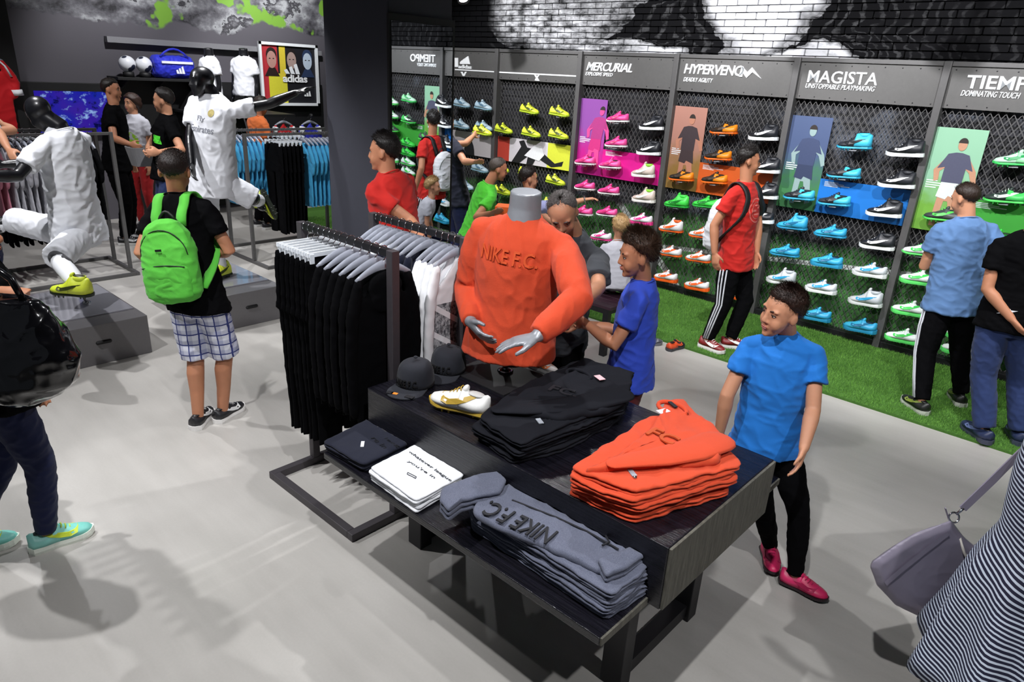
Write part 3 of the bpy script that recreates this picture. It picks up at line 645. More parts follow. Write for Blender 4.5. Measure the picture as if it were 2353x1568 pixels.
# ------------------------------------------------------------------ folded clothes
def rounded_outline(poly, rad=.03, n=110):
    poly = [Vector((p[0], p[1])) for p in poly]; pts = []
    for i in range(len(poly)):
        a, b, c = poly[i-1], poly[i], poly[(i+1) % len(poly)]; r1 = min(rad, (a-b).length*.4, (c-b).length*.4)
        p, q = b+(a-b).normalized()*r1, b+(c-b).normalized()*r1
        pts += [p.lerp(b, k/4).lerp(b.lerp(q, k/4), k/4) for k in range(5)]
    # resample evenly
    L = [0]
    for i in range(len(pts)): L.append(L[-1]+(pts[(i+1) % len(pts)]-pts[i]).length)
    out = []
    for k in range(n):
        s = L[-1]*k/n; i = max(j for j in range(len(pts)) if L[j] <= s+1e-9); d = L[i+1]-L[i]
        out.append(pts[i].lerp(pts[(i+1) % len(pts)], (s-L[i])/d if d > 1e-9 else 0))
    return out
def folded_mesh(poly, z0, th, seed=0, folds=2, wav=.008, rad=.022, top_wave=.008, lift=None):
    """one folded garment: puffy slab over a polygon, its edge grooved by the fold layers"""
    ol = rounded_outline(poly, rad); c = sum((p for p in ol), Vector((0, 0)))/len(ol); n = len(ol); rings = []
    sd = Vector((seed*3.7, seed*1.3, seed*.7))
    def pt(p, inset, z, k):
        w = noise.noise(Vector((p.x*14, p.y*14, 0))+sd)*wav*1.6+noise.noise(Vector((p.x*40, p.y*40, z*60))+sd)*wav*.6
        d = (c-p); l = d.length; q = p+d*((inset+w)/max(l, 1e-4)); zz = z
        hz = noise.noise(Vector((q.x*9, q.y*9, 3))+sd)*top_wave+((1-abs(noise.noise(Vector((q.x*13+q.y*7, q.y*11, 5))+sd)))**3-.4)*top_wave*1.1
        if z > z0+th*.2: zz += hz*(z-z0)/th
        if lift: zz += lift(q)*(z-z0)/th if False else lift(q)
        return Vector((q.x, q.y, zz))
    lv = [(.02, 0)]
    for f in range(folds):
        a, b = f/folds, (f+1)/folds
        for u, ins in ((.12, .005), (.35, .0), (.65, .0), (.88, .005)): lv.append((ins, a+(b-a)*u))
        if f < folds-1: lv.append((.024, b))
    lv += [(.012, .985)]
    for ins, u in lv: rings.append([pt(p, ins, z0+th*u, 0) for p in ol])
    for fr in (.08, .16, .25, .34, .43, .52, .61, .7, .8, .9):
        rings.append([pt(p, (c-p).length*fr+.012*(1-fr), z0+th, 0) for p in ol])
    m = MB(); m.loft(rings)
    if z0 < ZT-.02: m.v = [(x_, min(y_, 1.679) if y_ < 2.0 else y_, z_) for x_, y_, z_ in m.v]     # lies against the face of the table
    me = m.mesh('folded'); clean(me, 1e-6); smooth(me); return me
def pxpoly(pts, z): return [(at_z(x, y, z).x, at_z(x, y, z).y) for x, y in pts]
def jitter(poly, k, a=.012):
    rr = random.Random(k*17+3); return [(x+rr.uniform(-a, a), y+rr.uniform(-a, a)) for x, y in poly]
def garment(name, me, mat, label, cat, group=None):
    t = thing(name, label, cat, group=group); c = Vector((0, 0, 0)); n = len(me.vertices)
    for v in me.vertices: c += v.co
    c /= n; t.location = (c.x, c.y, min(v.co.z for v in me.vertices)); part('folded_body', me, mat, t); return t
def decal_text(txt, px0, px1, z, h, mat, parent, up, ext=.002, bold=0.0, name='lettering', shear=0, space=1.0):
    """flat lettering lying on cloth, baseline from pixel px0 to px1 at height z; up = which side the letters rise to"""
    a, b = at_z(*px0, z), at_z(*px1, z); x = b-a; w = x.length; me = text_fit(txt, w, h, ext, shear, bold, space)
    yv = Vector((-x.y, x.x, 0))*up; F = frame(a, x, yv)
    if F.col[2].z < 0:
        # keep the front face upward
        for v in me.vertices: v.co.z = -v.co.z
        me.flip_normals()
    me.transform(F); return part(name, me, mat, parent)
C_ORANGE = cloth('orange_fleece', 'cf4a2a', .85, 700, .08, .45); C_BLACKF = cloth('black_fleece', '1d1e23', .88, 700, .15, .3)
C_GREY = cloth('grey_marl_fleece', '55596a', .9, 900, .12, .35, fleck='8a8fa0'); C_GREY2 = cloth('mid_grey_jersey', '6a6c72', .85); C_WHITE = cloth('white_cotton', 'eceef2', .8, 800, .03, .15); C_NAVY = cloth('navy_cotton', '191c2b', .85, 800, .15, .2)
C_TAG = plain('woven_label_grey', '9aa0a8', .6); C_ORDARK = plain('orange_stitching', 'b8491a', .7); C_BLKTXT = plain('black_flock_print', '15161d', .75)
# orange sweatshirts
po = [(1302,1142),(1452,1210),(1676,1132),(1640,1040),(1500,1010)]; G = 'orange sweatshirts stacked on the table'
names = ['bottom', 'second', 'third', 'fourth', 'fifth']
for k in range(5):
    z = ZT+.022*k
    poly = jitter(pxpoly(po, ZT), k, .022); poly = [(x*(1-.0)+(-.01 if k % 2 else .006), y) for x, y in poly]
    t = garment('sweatshirt', folded_mesh(poly, z, .027, k, 2, .008), C_ORANGE, f'folded orange sweatshirt, {names[k]} from the table in its stack', 'sweatshirt', G)
    if k == 4: 
        part('woven_label', MB().box(at_z(1452, 1086, z+.032), (.045, .018, .003), -.55), C_TAG, t)
        part('press_stud', MB().lathe([(.008, 0), (.006, .004), (0, .005)], at_z(1459, 1098, z+.03), 10), M_CHROME, t, True)
zt = ZT+.125
pt_ = [(1338,1082),(1405,1063),(1470,1010),(1512,965),(1528,925),(1568,922),(1600,950),(1640,985),(1668,1010),(1650,1062),(1560,1072),(1480,1074)]
t = garment('sweatshirt', folded_mesh(pxpoly(pt_, zt), zt-.022, .034, 11, 1, .005, .02, .010), C_ORANGE, 'orange sweatshirt laid open on top of its stack with collar and sleeve showing', 'sweatshirt', G)
def strip(pxs, z, w, mat, par, name, hgt=.014):
    P = [at_z(x, y, z) for x, y in pxs]; m = MB(); m.tube(P, w, 12, True, True, squash=hgt/w[0] if hasattr(w, '__len__') else hgt/w, up=(0,0,1)); return part(name, m, mat, par, True)
strip([(1645,1015),(1590,1035),(1520,1050),(1450,1058),(1412,1066)], zt+.014, [.072, .07, .058, .045, .03], C_ORANGE, t, 'sleeve', .016)
m = MB(); cc = at_z(1545, 938, zt+.012); m.tube([cc+Vector((cos(a)*.062, sin(a)*.030, -.002+.010*sin(a))) for a in [2*pi*k/24 for k in range(25)]], .009, 8, False); part('collar', m, C_ORANGE, t, True)
part('woven_label', MB().box(at_z(1546, 930, zt+.024), (.05, .016, .004), -.5), C_BLKTXT, t)
part('price_tag', MB().box(at_z(1524, 945, zt+.016), (.03, .05, .002), -.3), plain('price_tag_white', 'e8dce6', .5), t)
decal_text('FC.', (1482, 998), (1555, 1030), zt+.020, .07, C_ORDARK, t, 1, .005, .02)
# black sweatshirts
pb = [(1092,1012),(1188,1072),(1290,1035),(1432,975),(1442,900),(1330,868),(1180,940)]; G = 'black sweatshirts stacked on the table'
for k in range(5):
    z = ZT+.02*k; poly = jitter(pxpoly(pb, ZT+.0), 40+k, .020)
    t = garment('sweatshirt', folded_mesh(poly, z, .025, 20+k, 2, .008), C_BLACKF, f'folded black sweatshirt, {names[k]} from the table in its stack', 'sweatshirt', G)
    if k == 4: part('woven_label', MB().box(at_z(1240, 968, z+.031), (.04, .02, .003), -.5), C_TAG, t)
zt = ZT+.112
pt_ = [(1138,948),(1210,900),(1245,890),(1310,860),(1345,850),(1395,872),(1432,895),(1440,925),(1400,945),(1290,966),(1190,952)]
t = garment('sweatshirt', folded_mesh(pxpoly(pt_, zt), zt-.02, .034, 31, 1, .005, .02, .010), C_BLACKF, 'black sweatshirt laid open on top of its stack with collar and sleeve showing', 'sweatshirt', G)
strip([(1420,908),(1350,925),(1270,935),(1200,940),(1145,942)], zt+.012, [.07, .07, .058, .046, .03], C_BLACKF, t, 'sleeve', .016)
m = MB(); cc = at_z(1330, 862, zt+.012); m.tube([cc+Vector((cos(a)*.062, sin(a)*.030, -.002+.010*sin(a))) for a in [2*pi*k/24 for k in range(25)]], .009, 8, False); part('collar', m, C_BLACKF, t, True)
part('price_tag', MB().box(at_z(1378, 868, zt+.02), (.05, .03, .002), -.4), plain('price_tag_pink', 'e7b7bd', .5), t)
decal_text('FC.', (1258, 898), (1322, 915), zt+.020, .06, C_BLKTXT, t, 1, .005, .02)
# grey joggers on the near side shelf
pj = [(1085,1222),(1395,1432),(1512,1345),(1330,1225),(1165,1120),(1075,1165)]; G = 'grey joggers stacked on the side shelf'
for k in range(5):
    z = ZS+.021*k; poly = jitter(pxpoly(pj, ZS), 70+k, .008)
    garment('joggers', folded_mesh(poly, z, .026, 50+k, 2, .006, .025), C_GREY, f'folded grey marl joggers, {names[k]} from the shelf in their stack', 'joggers', G)
zt = ZS+.125
pt_ = [(1085,1178),(1130,1205),(1255,1258),(1385,1316),(1450,1290),(1497,1258),(1400,1205),(1280,1150),(1190,1105),(1100,1135)]
t = garment('joggers', folded_mesh(pxpoly(pt_, zt), zt-.022, .03, 61, 1, .004, .025, .007), C_GREY, 'grey marl joggers on top of the stack with large dark lettering down the leg', 'joggers', G)
pc_ = [(1015,1128),(1090,1100),(1148,1092),(1162,1112),(1150,1140),(1060,1158),(1030,1180),(1010,1160)]
part('folded_cuff', folded_mesh(pxpoly(pc_, zt+.01), zt-.030, .060, 63, 3, .004, .010, .004), C_GREY, t)
decal_text('NIKE F.C.', (1284, 1224), (1130, 1152), zt+.014, .084, C_BLKTXT, t, 1, .004, .012)
strip([(1178,1150),(1280,1190),(1350,1222),(1420,1262)], zt+.013, .0035, C_BLKTXT, t, 'seam', .003)
m = MB(); P = [at_z(1392, 1232, zt+.016), at_z(1400, 1246, zt+.018), at_z(1384, 1254, zt+.014)]; m.tube(P, .004, 6); part('drawstring', m, C_BLKTXT, t, True)
pw_ = [(1372,1292),(1392,1330),(1440,1312),(1500,1268),(1490,1245)]
part('waistband', folded_mesh(pxpoly(pw_, zt+.005), zt-.02, .042, 64, 2, .003, .012, .004), C_GREY, t)
# tees
def tee_stack(px, z0, n, mat, word, G, th=.013, k0=0):
    last = None
    for k in range(n):
        last = garment('folded_tee', folded_mesh(jitter(pxpoly(px, z0), k0+k, .007), z0+(th-.002)*k, th, k0+k, 1, .003, .018, .003), mat, f'folded {word} t-shirt, {ordn[k]} from the shelf in its pile', 't-shirt', G)
    return last, z0+(th-.002)*n+.002
t, zz = tee_stack([(742,1035),(838,1090),(968,1025),(866,975)], ZS, 4, C_NAVY, 'navy', 'navy tees on the side shelf', .014, 90)
decal_text('leag', (880, 1010), (912, 1030), zz+.001, .022, plain('dark_print', '0c0d14', .6), t, 1, .0015); decal_text("re in", (852, 1008), (882, 1032), zz+.001, .022, plain('dark_print', '0c0d14', .6), t, 1, .0015)
part('size_clip', MB().box(at_z(833, 1021, zz+.003), (.045, .014, .003), -.7), C_WHITE, t); part('neck_label', MB().box(at_z(917, 981, zz+.003), (.03, .010, .003), -.4), C_WHITE, t)
t2 = garment('folded_tee', folded_mesh(pxpoly([(990,1012),(1018,1000),(1066,1027),(1124,1068),(1098,1098),(1010,1060)], ZS+.0), ZS, .03, 98, 2, .004, .02, .004), C_GREY2, 'folded mid-grey t-shirt tucked behind the white pile', 't-shirt')
t, zz = tee_stack([(848,1105),(958,1182),(1068,1118),(975,1042)], ZS, 5, C_WHITE, 'white', 'white tees on the side shelf', .014, 100)
MT = plain('typewriter_print', '33363c', .6)
decal_text('whatever league', (936, 1040), (1033, 1108), zz+.002, .017, MT, t, 1, .0015, -.006); decal_text("you're in", (934, 1062), (995, 1101), zz+.002, .018, MT, t, 1, .0015, -.006)
fr = MB(); a, b, c_, d_ = (at_z(937,1086,zz+.003), at_z(957,1096,zz+.003), at_z(955,1099.5,zz+.003), at_z(935,1089.5,zz+.003))
for p, q in ((a, b), (b, c_), (c_, d_), (d_, a)): fr.bar(p, q, .002, .002)
part('printed_box', fr, MT, t)
# ------------------------------------------------------------------ caps, boot, small trainer on the table
def cap(px, py, z, ang, label):
    c = at_z(px, py, z); t = thing('snapback_cap', label, 'cap', c, 'black caps on the table'); R = Matrix.Rotation(ang, 3, 'Z')@Matrix.Scale(.88, 3); mat = cloth('cap_wool', '24262d', .85, 600, .1, .2)
    m = MB(); rings = []
    for i in range(11):
        u = i/10; zz_ = .125*sin(u*pi/2)**.85; rad = .092*(cos(u*pi/2)**.42 if u < 1 else .0)+.004
        rings.append([c+R@Vector((cos(2*pi*k/36)*rad*1.08*(1+.012*abs(sin(3*2*pi*k/36))), sin(2*pi*k/36)*rad, zz_+.012)) for k in range(36)])
    m.loft(rings); part('crown', m, mat, t, True)
    m = MB(); rings = []
    for i in range(13):
        a = radians(-78+156*i/12); inn = Vector((cos(a)*.094, sin(a)*.088, .012)); out = Vector((.085+cos(a)*.115, sin(a)*.098, .008)); e = .006*(sin(a))**2
        rings.append([c+R@(inn+Vector((0,0,-e))), c+R@(out+Vector((0,0,-e-.004))), c+R@(out+Vector((.001,0,-e+.002))), c+R@(inn+Vector((0,0,-e+.006)))])
    m.loft(rings); part('brim', m, mat, t)
    part('top_button', MB().ell(c+Vector((0,0,.138)), (.010, .010, .006)), mat, t, True)
    me = text_fit('NIKE F.C.', .13, .036, .006, 0, .012)
    for v in me.vertices:
        a = (v.co.x-.065)/.098; r_ = .100+v.co.z-.10*max(0, v.co.y-.02)*.5; v.co = c+R@Vector((cos(a)*r_*1.04, sin(a)*r_*.96, .030+v.co.y))
    part('lettering', me, M_BLACK, t)
    return t, c, R
CAPANG = math.atan2(*((at_z(918, 908, ZT)-at_z(958, 878, ZT)).yx))
t, c, R = cap(955, 885, ZT, CAPANG, 'black flat-brim cap with stickers on the brim, standing at the front of the table')
for a, col, w in ((-.03, 'e8862c', .03), (.055, '17171c', .04), (-.055, '17171c', .03)): part('brim_sticker', MB().box(c+R@Vector((.160, a, .0125)), (.016 if col[0] == 'e' else .024, w, .002), CAPANG), plain('sticker_'+col, col, .5), t)
cap(1030, 853, ZT, CAPANG, 'black flat-brim cap tucked behind the one with brim stickers')
p0, p1 = at_z(985, 935, ZT), at_z(1098, 962, ZT); a = p0-p1
shoe('football_boot', 'white football boot with gold emblem and gold studs on the table', 'boot', ('eeeeea','f1f1ee','b99a3a','b8983a','c9c9c6'), ((p0+p1)/2)+Vector((.01, .03, 0)), (0, 0, math.atan2(a.y, a.x)), 'shoe')
p0 = at_z(1257, 850, ZT); shoe('running_shoe', 'small white and orange trainer behind the mannequin plate', 'runner', ('e9e4e0','ef7a30','f0f0ee','ef7a30','3a2a22'), (p0.x, 2.432, ZT), (0, 0, radians(4)), 'shoe', scale=.6)
# ------------------------------------------------------------------ clothes racks
def rack(label, x0, x1, ys, h, by0, by1, mat=None, w=.032):
    mat = mat or M_STEEL
    t = thing('clothes_rack', label, 'clothes rack', ((x0+x1)/2, (by0+by1)/2, 0))
    for x in (x0, x1):
        part('base_bar', MB().b2((x-w/2, by0, 0), (x+w/2, by1, w)), mat, t, bev=.003)
        for y in ys: part('upright', MB().b2((x-w/2, y-w/2, w), (x+w/2, y+w/2, h)), mat, t, bev=.003)
    for y in (by0+w/2, by1-w/2): part('base_bar', MB().b2((x0+w/2, y-w/2, 0), (x1-w/2, y+w/2, w)), mat, t, bev=.003)
    for y in ys: part('rail', MB().b2((x0+w/2, y-w*.4, h-w*.8), (x1-w/2, y+w*.4, h)), M_BLACKMETAL, t, bev=.003)
    return t
M_HANG = plain('smoked_clear_plastic', 'a9adba', .18, spec=.6, alpha=.72); M_CLIP = plain('white_plastic_clip', 'dfe4ea', .3)
def hanger_meshes():
    """local frame: hook on the origin, arms along y"""
    hk = MB(); hk.tube([(0, -.026*cos(a), -.013+.026*sin(a)) for a in [radians(-20+20*k) for k in range(11)]]+[(0, .024, -.028), (0, .012, -.044), (0, 0, -.055), (0, 0, -.078)], .0022, 6)
    ar = MB(); P = [(0, y, -.075-.055*(abs(y)/.20)**1.6) for y in [-.20+.4*k/16 for k in range(17)]]; ar.tube(P, [.007+.009*(1-abs(p[1])/.2) for p in P], 8, squash=1.5); ar.xf(Matrix.Diagonal((1, .74, 1, 1)))
    return smooth(clean(hk.mesh('hook'))), smooth(clean(ar.mesh('hanger')))
HOOK, HANG = hanger_meshes()
def g_top(kind, seed):
    """hanging top: body, sleeves; hood for hoodies. local frame as the hanger"""
    m = MB(); L = {'hoodie': .74, 'tee': .72, 'jacket': .74, 'shirt': .78}[kind]; rr = random.Random(seed); wob = rr.uniform(-.012, .012)
    n = 24; rings = []
    for i in range(9):
        u = i/8; z = -.09-L*u; hw = np.interp(u, [0, .05, .12, .3, 1], [.05, .13, .205, .235, .225+rr.uniform(-.01, .015)]); th = np.interp(u, [0, .1, .4, 1], [.016, .024, .026, .032]); z0 = z
        rings.append([Vector((cos(2*pi*k/n)*th+wob*u, sin(2*pi*k/n)*hw, z0-(.10*max(0, abs(sin(2*pi*k/n))-.3) if u < .2 else 0))) for k in range(n)])
    m.loft(rings)
    for s in (-1, 1):
        ln = .26 if kind in ('tee',) else .60
        m.tube([(0, s*.185, -.155), (.004, s*.235, -.28 if ln > .3 else -.24), (.008+wob, s*(.25 if ln > .3 else .27), -.155-ln*.6), (.01+wob, s*.24, -.155-ln)], [.036, .042, .038, .034], 10, round_ends=True, squash=1.0)
    if kind == 'hoodie':
        m.ell((.022, 0, -.17), (.040, .13, .075)); m.ell((.036, .0, -.23), (.030, .115, .06))
    m.xf(Matrix.Diagonal((.55, .74, 1, 1))); me = fuse(m, .009, 3, (.004, (14, 7, 2.0)), .5); return me
def g_trousers(seed):
    m = MB(); rr = random.Random(seed); w = rr.uniform(-.01, .01)
    m.loft([[Vector((cos(2*pi*k/20)*t, sin(2*pi*k/20)*hw, z)) for k in range(20)] for z, hw, t in ((-.105, .19, .014), (-.14, .20, .022), (-.40, .21, .03))])
    for s in (-1, 1): m.tube([(0, s*.10, -.32), (w, s*.105, -.7), (w*2, s*.10, -1.08)], [.095, .085, .075], 14, squash=.32, up=(1, 0, 0))
    m.xf(Matrix.Diagonal((.55, .95, 1, 1))); return fuse(m, .009, 3, (.0035, (14, 7, 1.8)), .5)
CLIP = MB().box((0, -.15, -.10), (.022, .022, .045)).box((0, .15, -.10), (.022, .022, .045)).bar((0, -.17, -.082), (0, .17, -.082), .010, .02).mesh('clips')
def hang(name, me, mat, at, label, cat, group, clips=False, extra=None, rz=0.0):
    t = thing(name, label, cat, at, group); t.rotation_euler = (0, 0, rz)
    link('hook', HOOK, M_CHROME, t)
    if clips: o = link('clip_hanger', CLIP, M_CLIP, t)
    else: link('hanger', HANG, M_HANG, t)
    g = link('garment', me, mat, t)
    if extra: extra(g)
    return t
C_BLK = cloth('black_cotton', '08080a', .9, 700, .2, .25); C_DKNAVY = cloth('dark_navy_cotton', '14172a', .88, 700, .2, .25)
H1 = 1.39
rack('near clothes rack of dark square steel with two parallel rails beside the display table', -3.10, -2.372, (1.85, 2.29), H1, 1.575, 2.56, m_metal('brown_grey_steel', '4a464a', .5), .042)
HOODS = [g_top('hoodie', k) for k in range(2)]; TROUS = [g_trousers(k) for k in range(2)]; TEES = [g_top('tee', 20+k) for k in range(2)]; JACK = [g_top('jacket', 30+k) for k in range(2)]; SHIRT = [g_top('shirt', 41)]
rr = random.Random(11)
zr = H1-.004
def gm(me, mat):    # a mesh per material
    c = me.copy(); c.materials.clear(); c.materials.append(mat); return c
tb_ = [gm(m_, C_BLK) for m_ in TROUS]; hb = [gm(m_, C_BLK) for m_ in HOODS]
for k in range(7): hang('hanging_trousers', tb_[k % 2], None, (-3.055+.045*k, 1.85, zr), f'black clipped trousers, {ordn[k]} from the far upright on the near rack front rail', 'trousers', 'black trousers on the near rack', True, rz=rr.uniform(-.02, .02))
for k in range(6):
    lab = f'black hooded top, {ordn[k]} after the clipped trousers on the near rack' if k < 5 else 'black hooded top with its hood showing, last on the front rail beside the upright'
    hang('hanging_hoodie', hb[k % 2], None, (-2.745+.061*k, 1.85, zr), lab, 'hoodie', 'black hoodies on the near rack', rz=rr.uniform(-.02, .02))
wt = [gm(m_, C_WHITE) for m_ in TEES]; jk = [gm(m_, C_DKNAVY) for m_ in JACK]
for k in range(4): hang('hanging_tee', wt[k % 2], None, (-3.05+.045*k, 2.29, zr), f'white t-shirt, {ordn[k]} from the far upright on the near rack back rail', 't-shirt', 'white tees on the near rack', rz=rr.uniform(-.02, .02))
for k in range(5): hang('hanging_jacket', jk[k % 2], None, (-2.855+.055*k, 2.29, zr), f'dark navy jacket, {ordn[k]} after the white t-shirts on the near rack back rail', 'jacket', 'navy jackets on the near rack', rz=rr.uniform(-.02, .02))
def m_graphic():
    t = NT('white_shirt_grey_graphic'); v = t.pos(True); X, Y, Z = t.xyz(v); g = t.noise(t.map(v, (1, 1, .7)), 60, 4, .8)
    z1 = t.math('MULTIPLY', t.math('LESS_THAN', Z, -.32), t.math('LESS_THAN', t.math('ABSOLUTE', t.math('ADD', Y, .06)), .10)); s = t.math('ABSOLUTE', t.math('SINE', t.math('ADD', t.math('MULTIPLY', Z, 22.0), t.math('MULTIPLY', Y, 14.0))))
    t.col(t.mix(t.math('MULTIPLY', z1, t.math('GREATER_THAN', s, .35)), hexc('f0f1f4'), t.mix(t.ramp(g, [(.42, 0), (.6, 1)]), hexc('3f4248'), hexc('b9bcc0')))); t.set(Roughness=.8); return t.m
gs = gm(SHIRT[0], m_graphic())
for k in range(4): hang('hanging_shirt', gs, None, (-2.56+.045*k, 2.29, zr), f'white top with grey speckled graphic, {ordn[k]} after the navy jackets on the near rack', 'shirt', 'white graphic tops on the near rack', rz=rr.uniform(-.02, .02))
# ------------------------------------------------------------------ people and mannequins
def skin_mat(name, c):
    if name in MATS: return MATS[name]
    t = NT(name); c = hexc(c); v = t.pos(True); f = t.noise(v, 30, 4, .6); g = t.noise(v, 4, 2)
    t.col(t.mix(t.math('ADD', t.math('MULTIPLY', f, .5), t.math('MULTIPLY', g, .5)), tuple(x*.88 for x in c), tuple(min(1, x*1.1) for x in c)))
    t.set(Roughness=.5, Specular_IOR_Level=.35, Subsurface_Weight=.12); t.b.inputs['Subsurface Radius'].default_value = (.02, .008, .004); t.bump(f, .05, .002); MATS[name] = t.m; return t.m
SK1 = skin_mat('light_skin', 'c08a6c'); SK2 = skin_mat('warm_skin', 'b27a5c')
def hair_mat(name, c):
    if name in MATS: return MATS[name]
    t = NT(name); c = hexc(c); v = t.pos(True); f = t.noise(t.map(v, (60, 60, 14)), 3, 4, .6); t.col(t.mix(f, tuple(x*.5 for x in c), tuple(min(1, x*1.7) for x in c))); t.set(Roughness=.45, Specular_IOR_Level=.4); t.bump(f, .6, .006); MATS[name] = t.m; return t.m
def facing(a):
    """a in degrees: 0 away from the viewer's side, 90 towards the shoe wall's right end, 180 towards the viewer"""
    return FH*cos(radians(a))+RH*sin(radians(a))
def basis(f, up=Vector((0, 0, 1))):
    """matrix with x right, y forward, z up"""
    f = Vector(f).normalized(); r = f.cross(up).normalized(); u = r.cross(f); return Matrix((r, f, u)).transposed()
def add_head(mb, c, R, s, plain_face=False):
    """skull, jaw, nose, ears at head centre c; s = 1 for a 23 cm head"""
    P = lambda x, y, z: c+R@Vector((x*s, y*s, z*s)); RR = R
    E = lambda p, r, q=None: mb.ell(P(*p), [x*s for x in r], RR if q is None else RR@q, 20, 14)
    E((0, -.014, .034), (.0735, .092, .080))
    rings = []
    for z, w, yf, yb in ((.05, .060, .074, -.04), (.02, .064, .078, -.04), (-.005, .064, .077, -.035), (-.035, .060, .076, -.028), (-.065, .051, .073, -.018), (-.09, .038, .070, .0), (-.108, .022, .062, .022)):
        ring = []
        for k in range(20):
            a = 2*pi*k/20; ca, sa = cos(a), sin(a); y = (yf+yb)/2+(yf-yb)/2*math.copysign(abs(sa)**.85, sa); x = w*math.copysign(abs(ca)**.8, ca)*(1-.10*max(0, sa)); ring.append(P(x, y, z))
        rings.append(ring)
    mb.loft(rings)
    mb.tube([P(0, .074, .022), P(0, .083, -.005), P(0, .089, -.025)], [.0085*s, .0090*s, .012*s], 10, round_ends=True)
    for q in (-1, 1):
        E((q*.0115, .080, -.032), (.0085, .010, .0075)); E((q*.030, .064, .030), (.024, .014, .0085)); E((q*.034, .047, -.034), (.027, .027, .038))
        if not plain_face: E((q*.073, -.012, -.004), (.009, .019, .031), Matrix.Rotation(radians(q*18), 3, 'Z'))
    E((0, .070, -.058), (.023, .013, .013)); E((0, .062, -.098), (.019, .014, .013))
def face_parts(par, c, R, s, skin, eye='3a2a1e', hair='2a1e18'):
    P = lambda x, y, z: c+R@Vector((x*s, y*s, z*s))
    for q in (-1, 1):
        e = part('eye', MB().ell(P(q*.0305, .0675, .007), (.0112*s, .0070*s, .0058*s), R, 12, 8), plain('eye_white', 'cfc9c2', .25), par, True)
        part('iris', MB().ell(P(q*.0305, .0725, .007), (.0052*s, .0045*s, .0052*s), R, 10, 6), plain('iris_'+eye, eye, .2), e, True)
        part('eyelid', MB().tube([P(q*.017, .0715, .0085), P(q*.024, .0755, .0125), P(q*.033, .0755, .0132), P(q*.044, .066, .010)], .0022*s, 6), plain('lash_dark', '2a1c16', .6), par, True)
        part('eyebrow', MB().tube([P(q*.014, .0775, .024), P(q*.028, .0785, .031), P(q*.047, .062, .027)], [.003*s, .0040*s, .002*s], 6), hair_mat('hair_'+hair, hair), par, True)
    part('lips', MB().ell(P(0, .0805, -.0555), (.020*s, .0055*s, .0040*s), R, 14, 6).ell(P(0, .079, -.0635), (.017*s, .0062*s, .0048*s), R, 14, 6), plain('lips_rose', 'a35f55', .45), par, True)
def hair(par, c, R, s, col, style='short', strands=0, seed=1):
    """cap of hair over the skull, pulled inside the head where there is none; short strands on top"""
    mat = hair_mat('hair_'+col, col); nu, nv = 48, 30; vs = []; fs = []; dirs = []
    rr = random.Random(seed)
    for i in range(nv+1):
        th = pi*i/nv
        for j in range(nu):
            ph = 2*pi*j/nu; d = Vector((sin(th)*cos(ph), sin(th)*sin(ph), cos(th))); x, y, z = d
            base = Vector((.0735*x, .092*y-.014, .080*z+.034))
            f = max(0, y); b = max(0, -y); side = abs(x)
            fb = -y/max(1e-4, sqrt(x*x+y*y)); hl = float(np.interp(fb, [-1, -.55, -.2, .15, .5, 1], [.50, .46, .02, -.20, -.62, -.86]))+.10*noise.noise(d*6+Vector((seed, 2, 0)))+.06*noise.noise(d*17)   # lowest z of the hair in this direction
            if style == 'bald': hl += .36*max(0, -fb)
            if style == 'long': hl = .42*f-1.2*b-.85*side*(1-f)
            k = (z-hl)/.16; m = min(1, max(0, k)); m2 = min(1, max(0, (z-hl)/.5))**.5
            th_ = {'short': .010, 'buzz': .005, 'quiff': .016, 'bald': .005, 'long': .022, 'curly': .022}[style]
            top = max(0, z)
            if style == 'quiff': th_ += .030*top*(.35+.65*f)
            elif style == 'short': th_ += .010*top
            n = noise.noise(base*34+Vector((seed, 0, 0)))*.35+noise.noise(base*80)*.25
            r = base+d*(-.012*(1-m)+m*(.0015+th_*m2*(1+n)))
            if style == 'long' and z < -.2 and y < .3: r.z -= .05*(-z); r.y -= .01
            vs.append(c+R@(r*s)); dirs.append((d, m))
    for i in range(nv):
        for j in range(nu):
            k = (j+1) % nu; fs.append((i*nu+j, (i+1)*nu+j, (i+1)*nu+k, i*nu+k))
    h = part('hair', MB().add(vs, fs), mat, par, True)
    if strands:
        sv = []; sf = []; idx = [i for i, (d, m) in enumerate(dirs) if m > .15]
        L = {'short': .020, 'buzz': .007, 'quiff': .034, 'bald': .008, 'long': .03, 'curly': .03}[style]*s
        for q in range(strands):
            i = rr.choice(idx); d, m = dirs[i]; p = Vector(vs[i])+R@(Vector((rr.uniform(-1, 1), rr.uniform(-1, 1), rr.uniform(-1, 1)))*.006*s)
            fl = Vector((rr.uniform(-.3, .3), .7*max(0, d.z)+(-.35 if d.z < .2 else 0), .55*max(0, d.z)-.7*(1-max(0, d.z)))) if style != 'quiff' else Vector((rr.uniform(-.3, .3), .55*d.z-.1, 1.0*max(0, d.z)-.5*(1-max(0, d.z))))
            v = (R@(d*.45+fl)).normalized()*L*rr.uniform(.6, 1.2)*(.4+.6*max(.2, d.z)); w = v.cross(Vector((rr.random(), rr.random(), rr.random()))).normalized()*.0011*s*1.2
            n = len(sv); sv += [p-w, p+w, p+v*.55+w*.8, p+v]; sf += [(n, n+1, n+2), (n, n+2, n+3)]
        o = part('hair_strands', MB().add(sv, sf).mesh('hair_strands'), mat, h); o['kind'] = 'stuff'
    return h
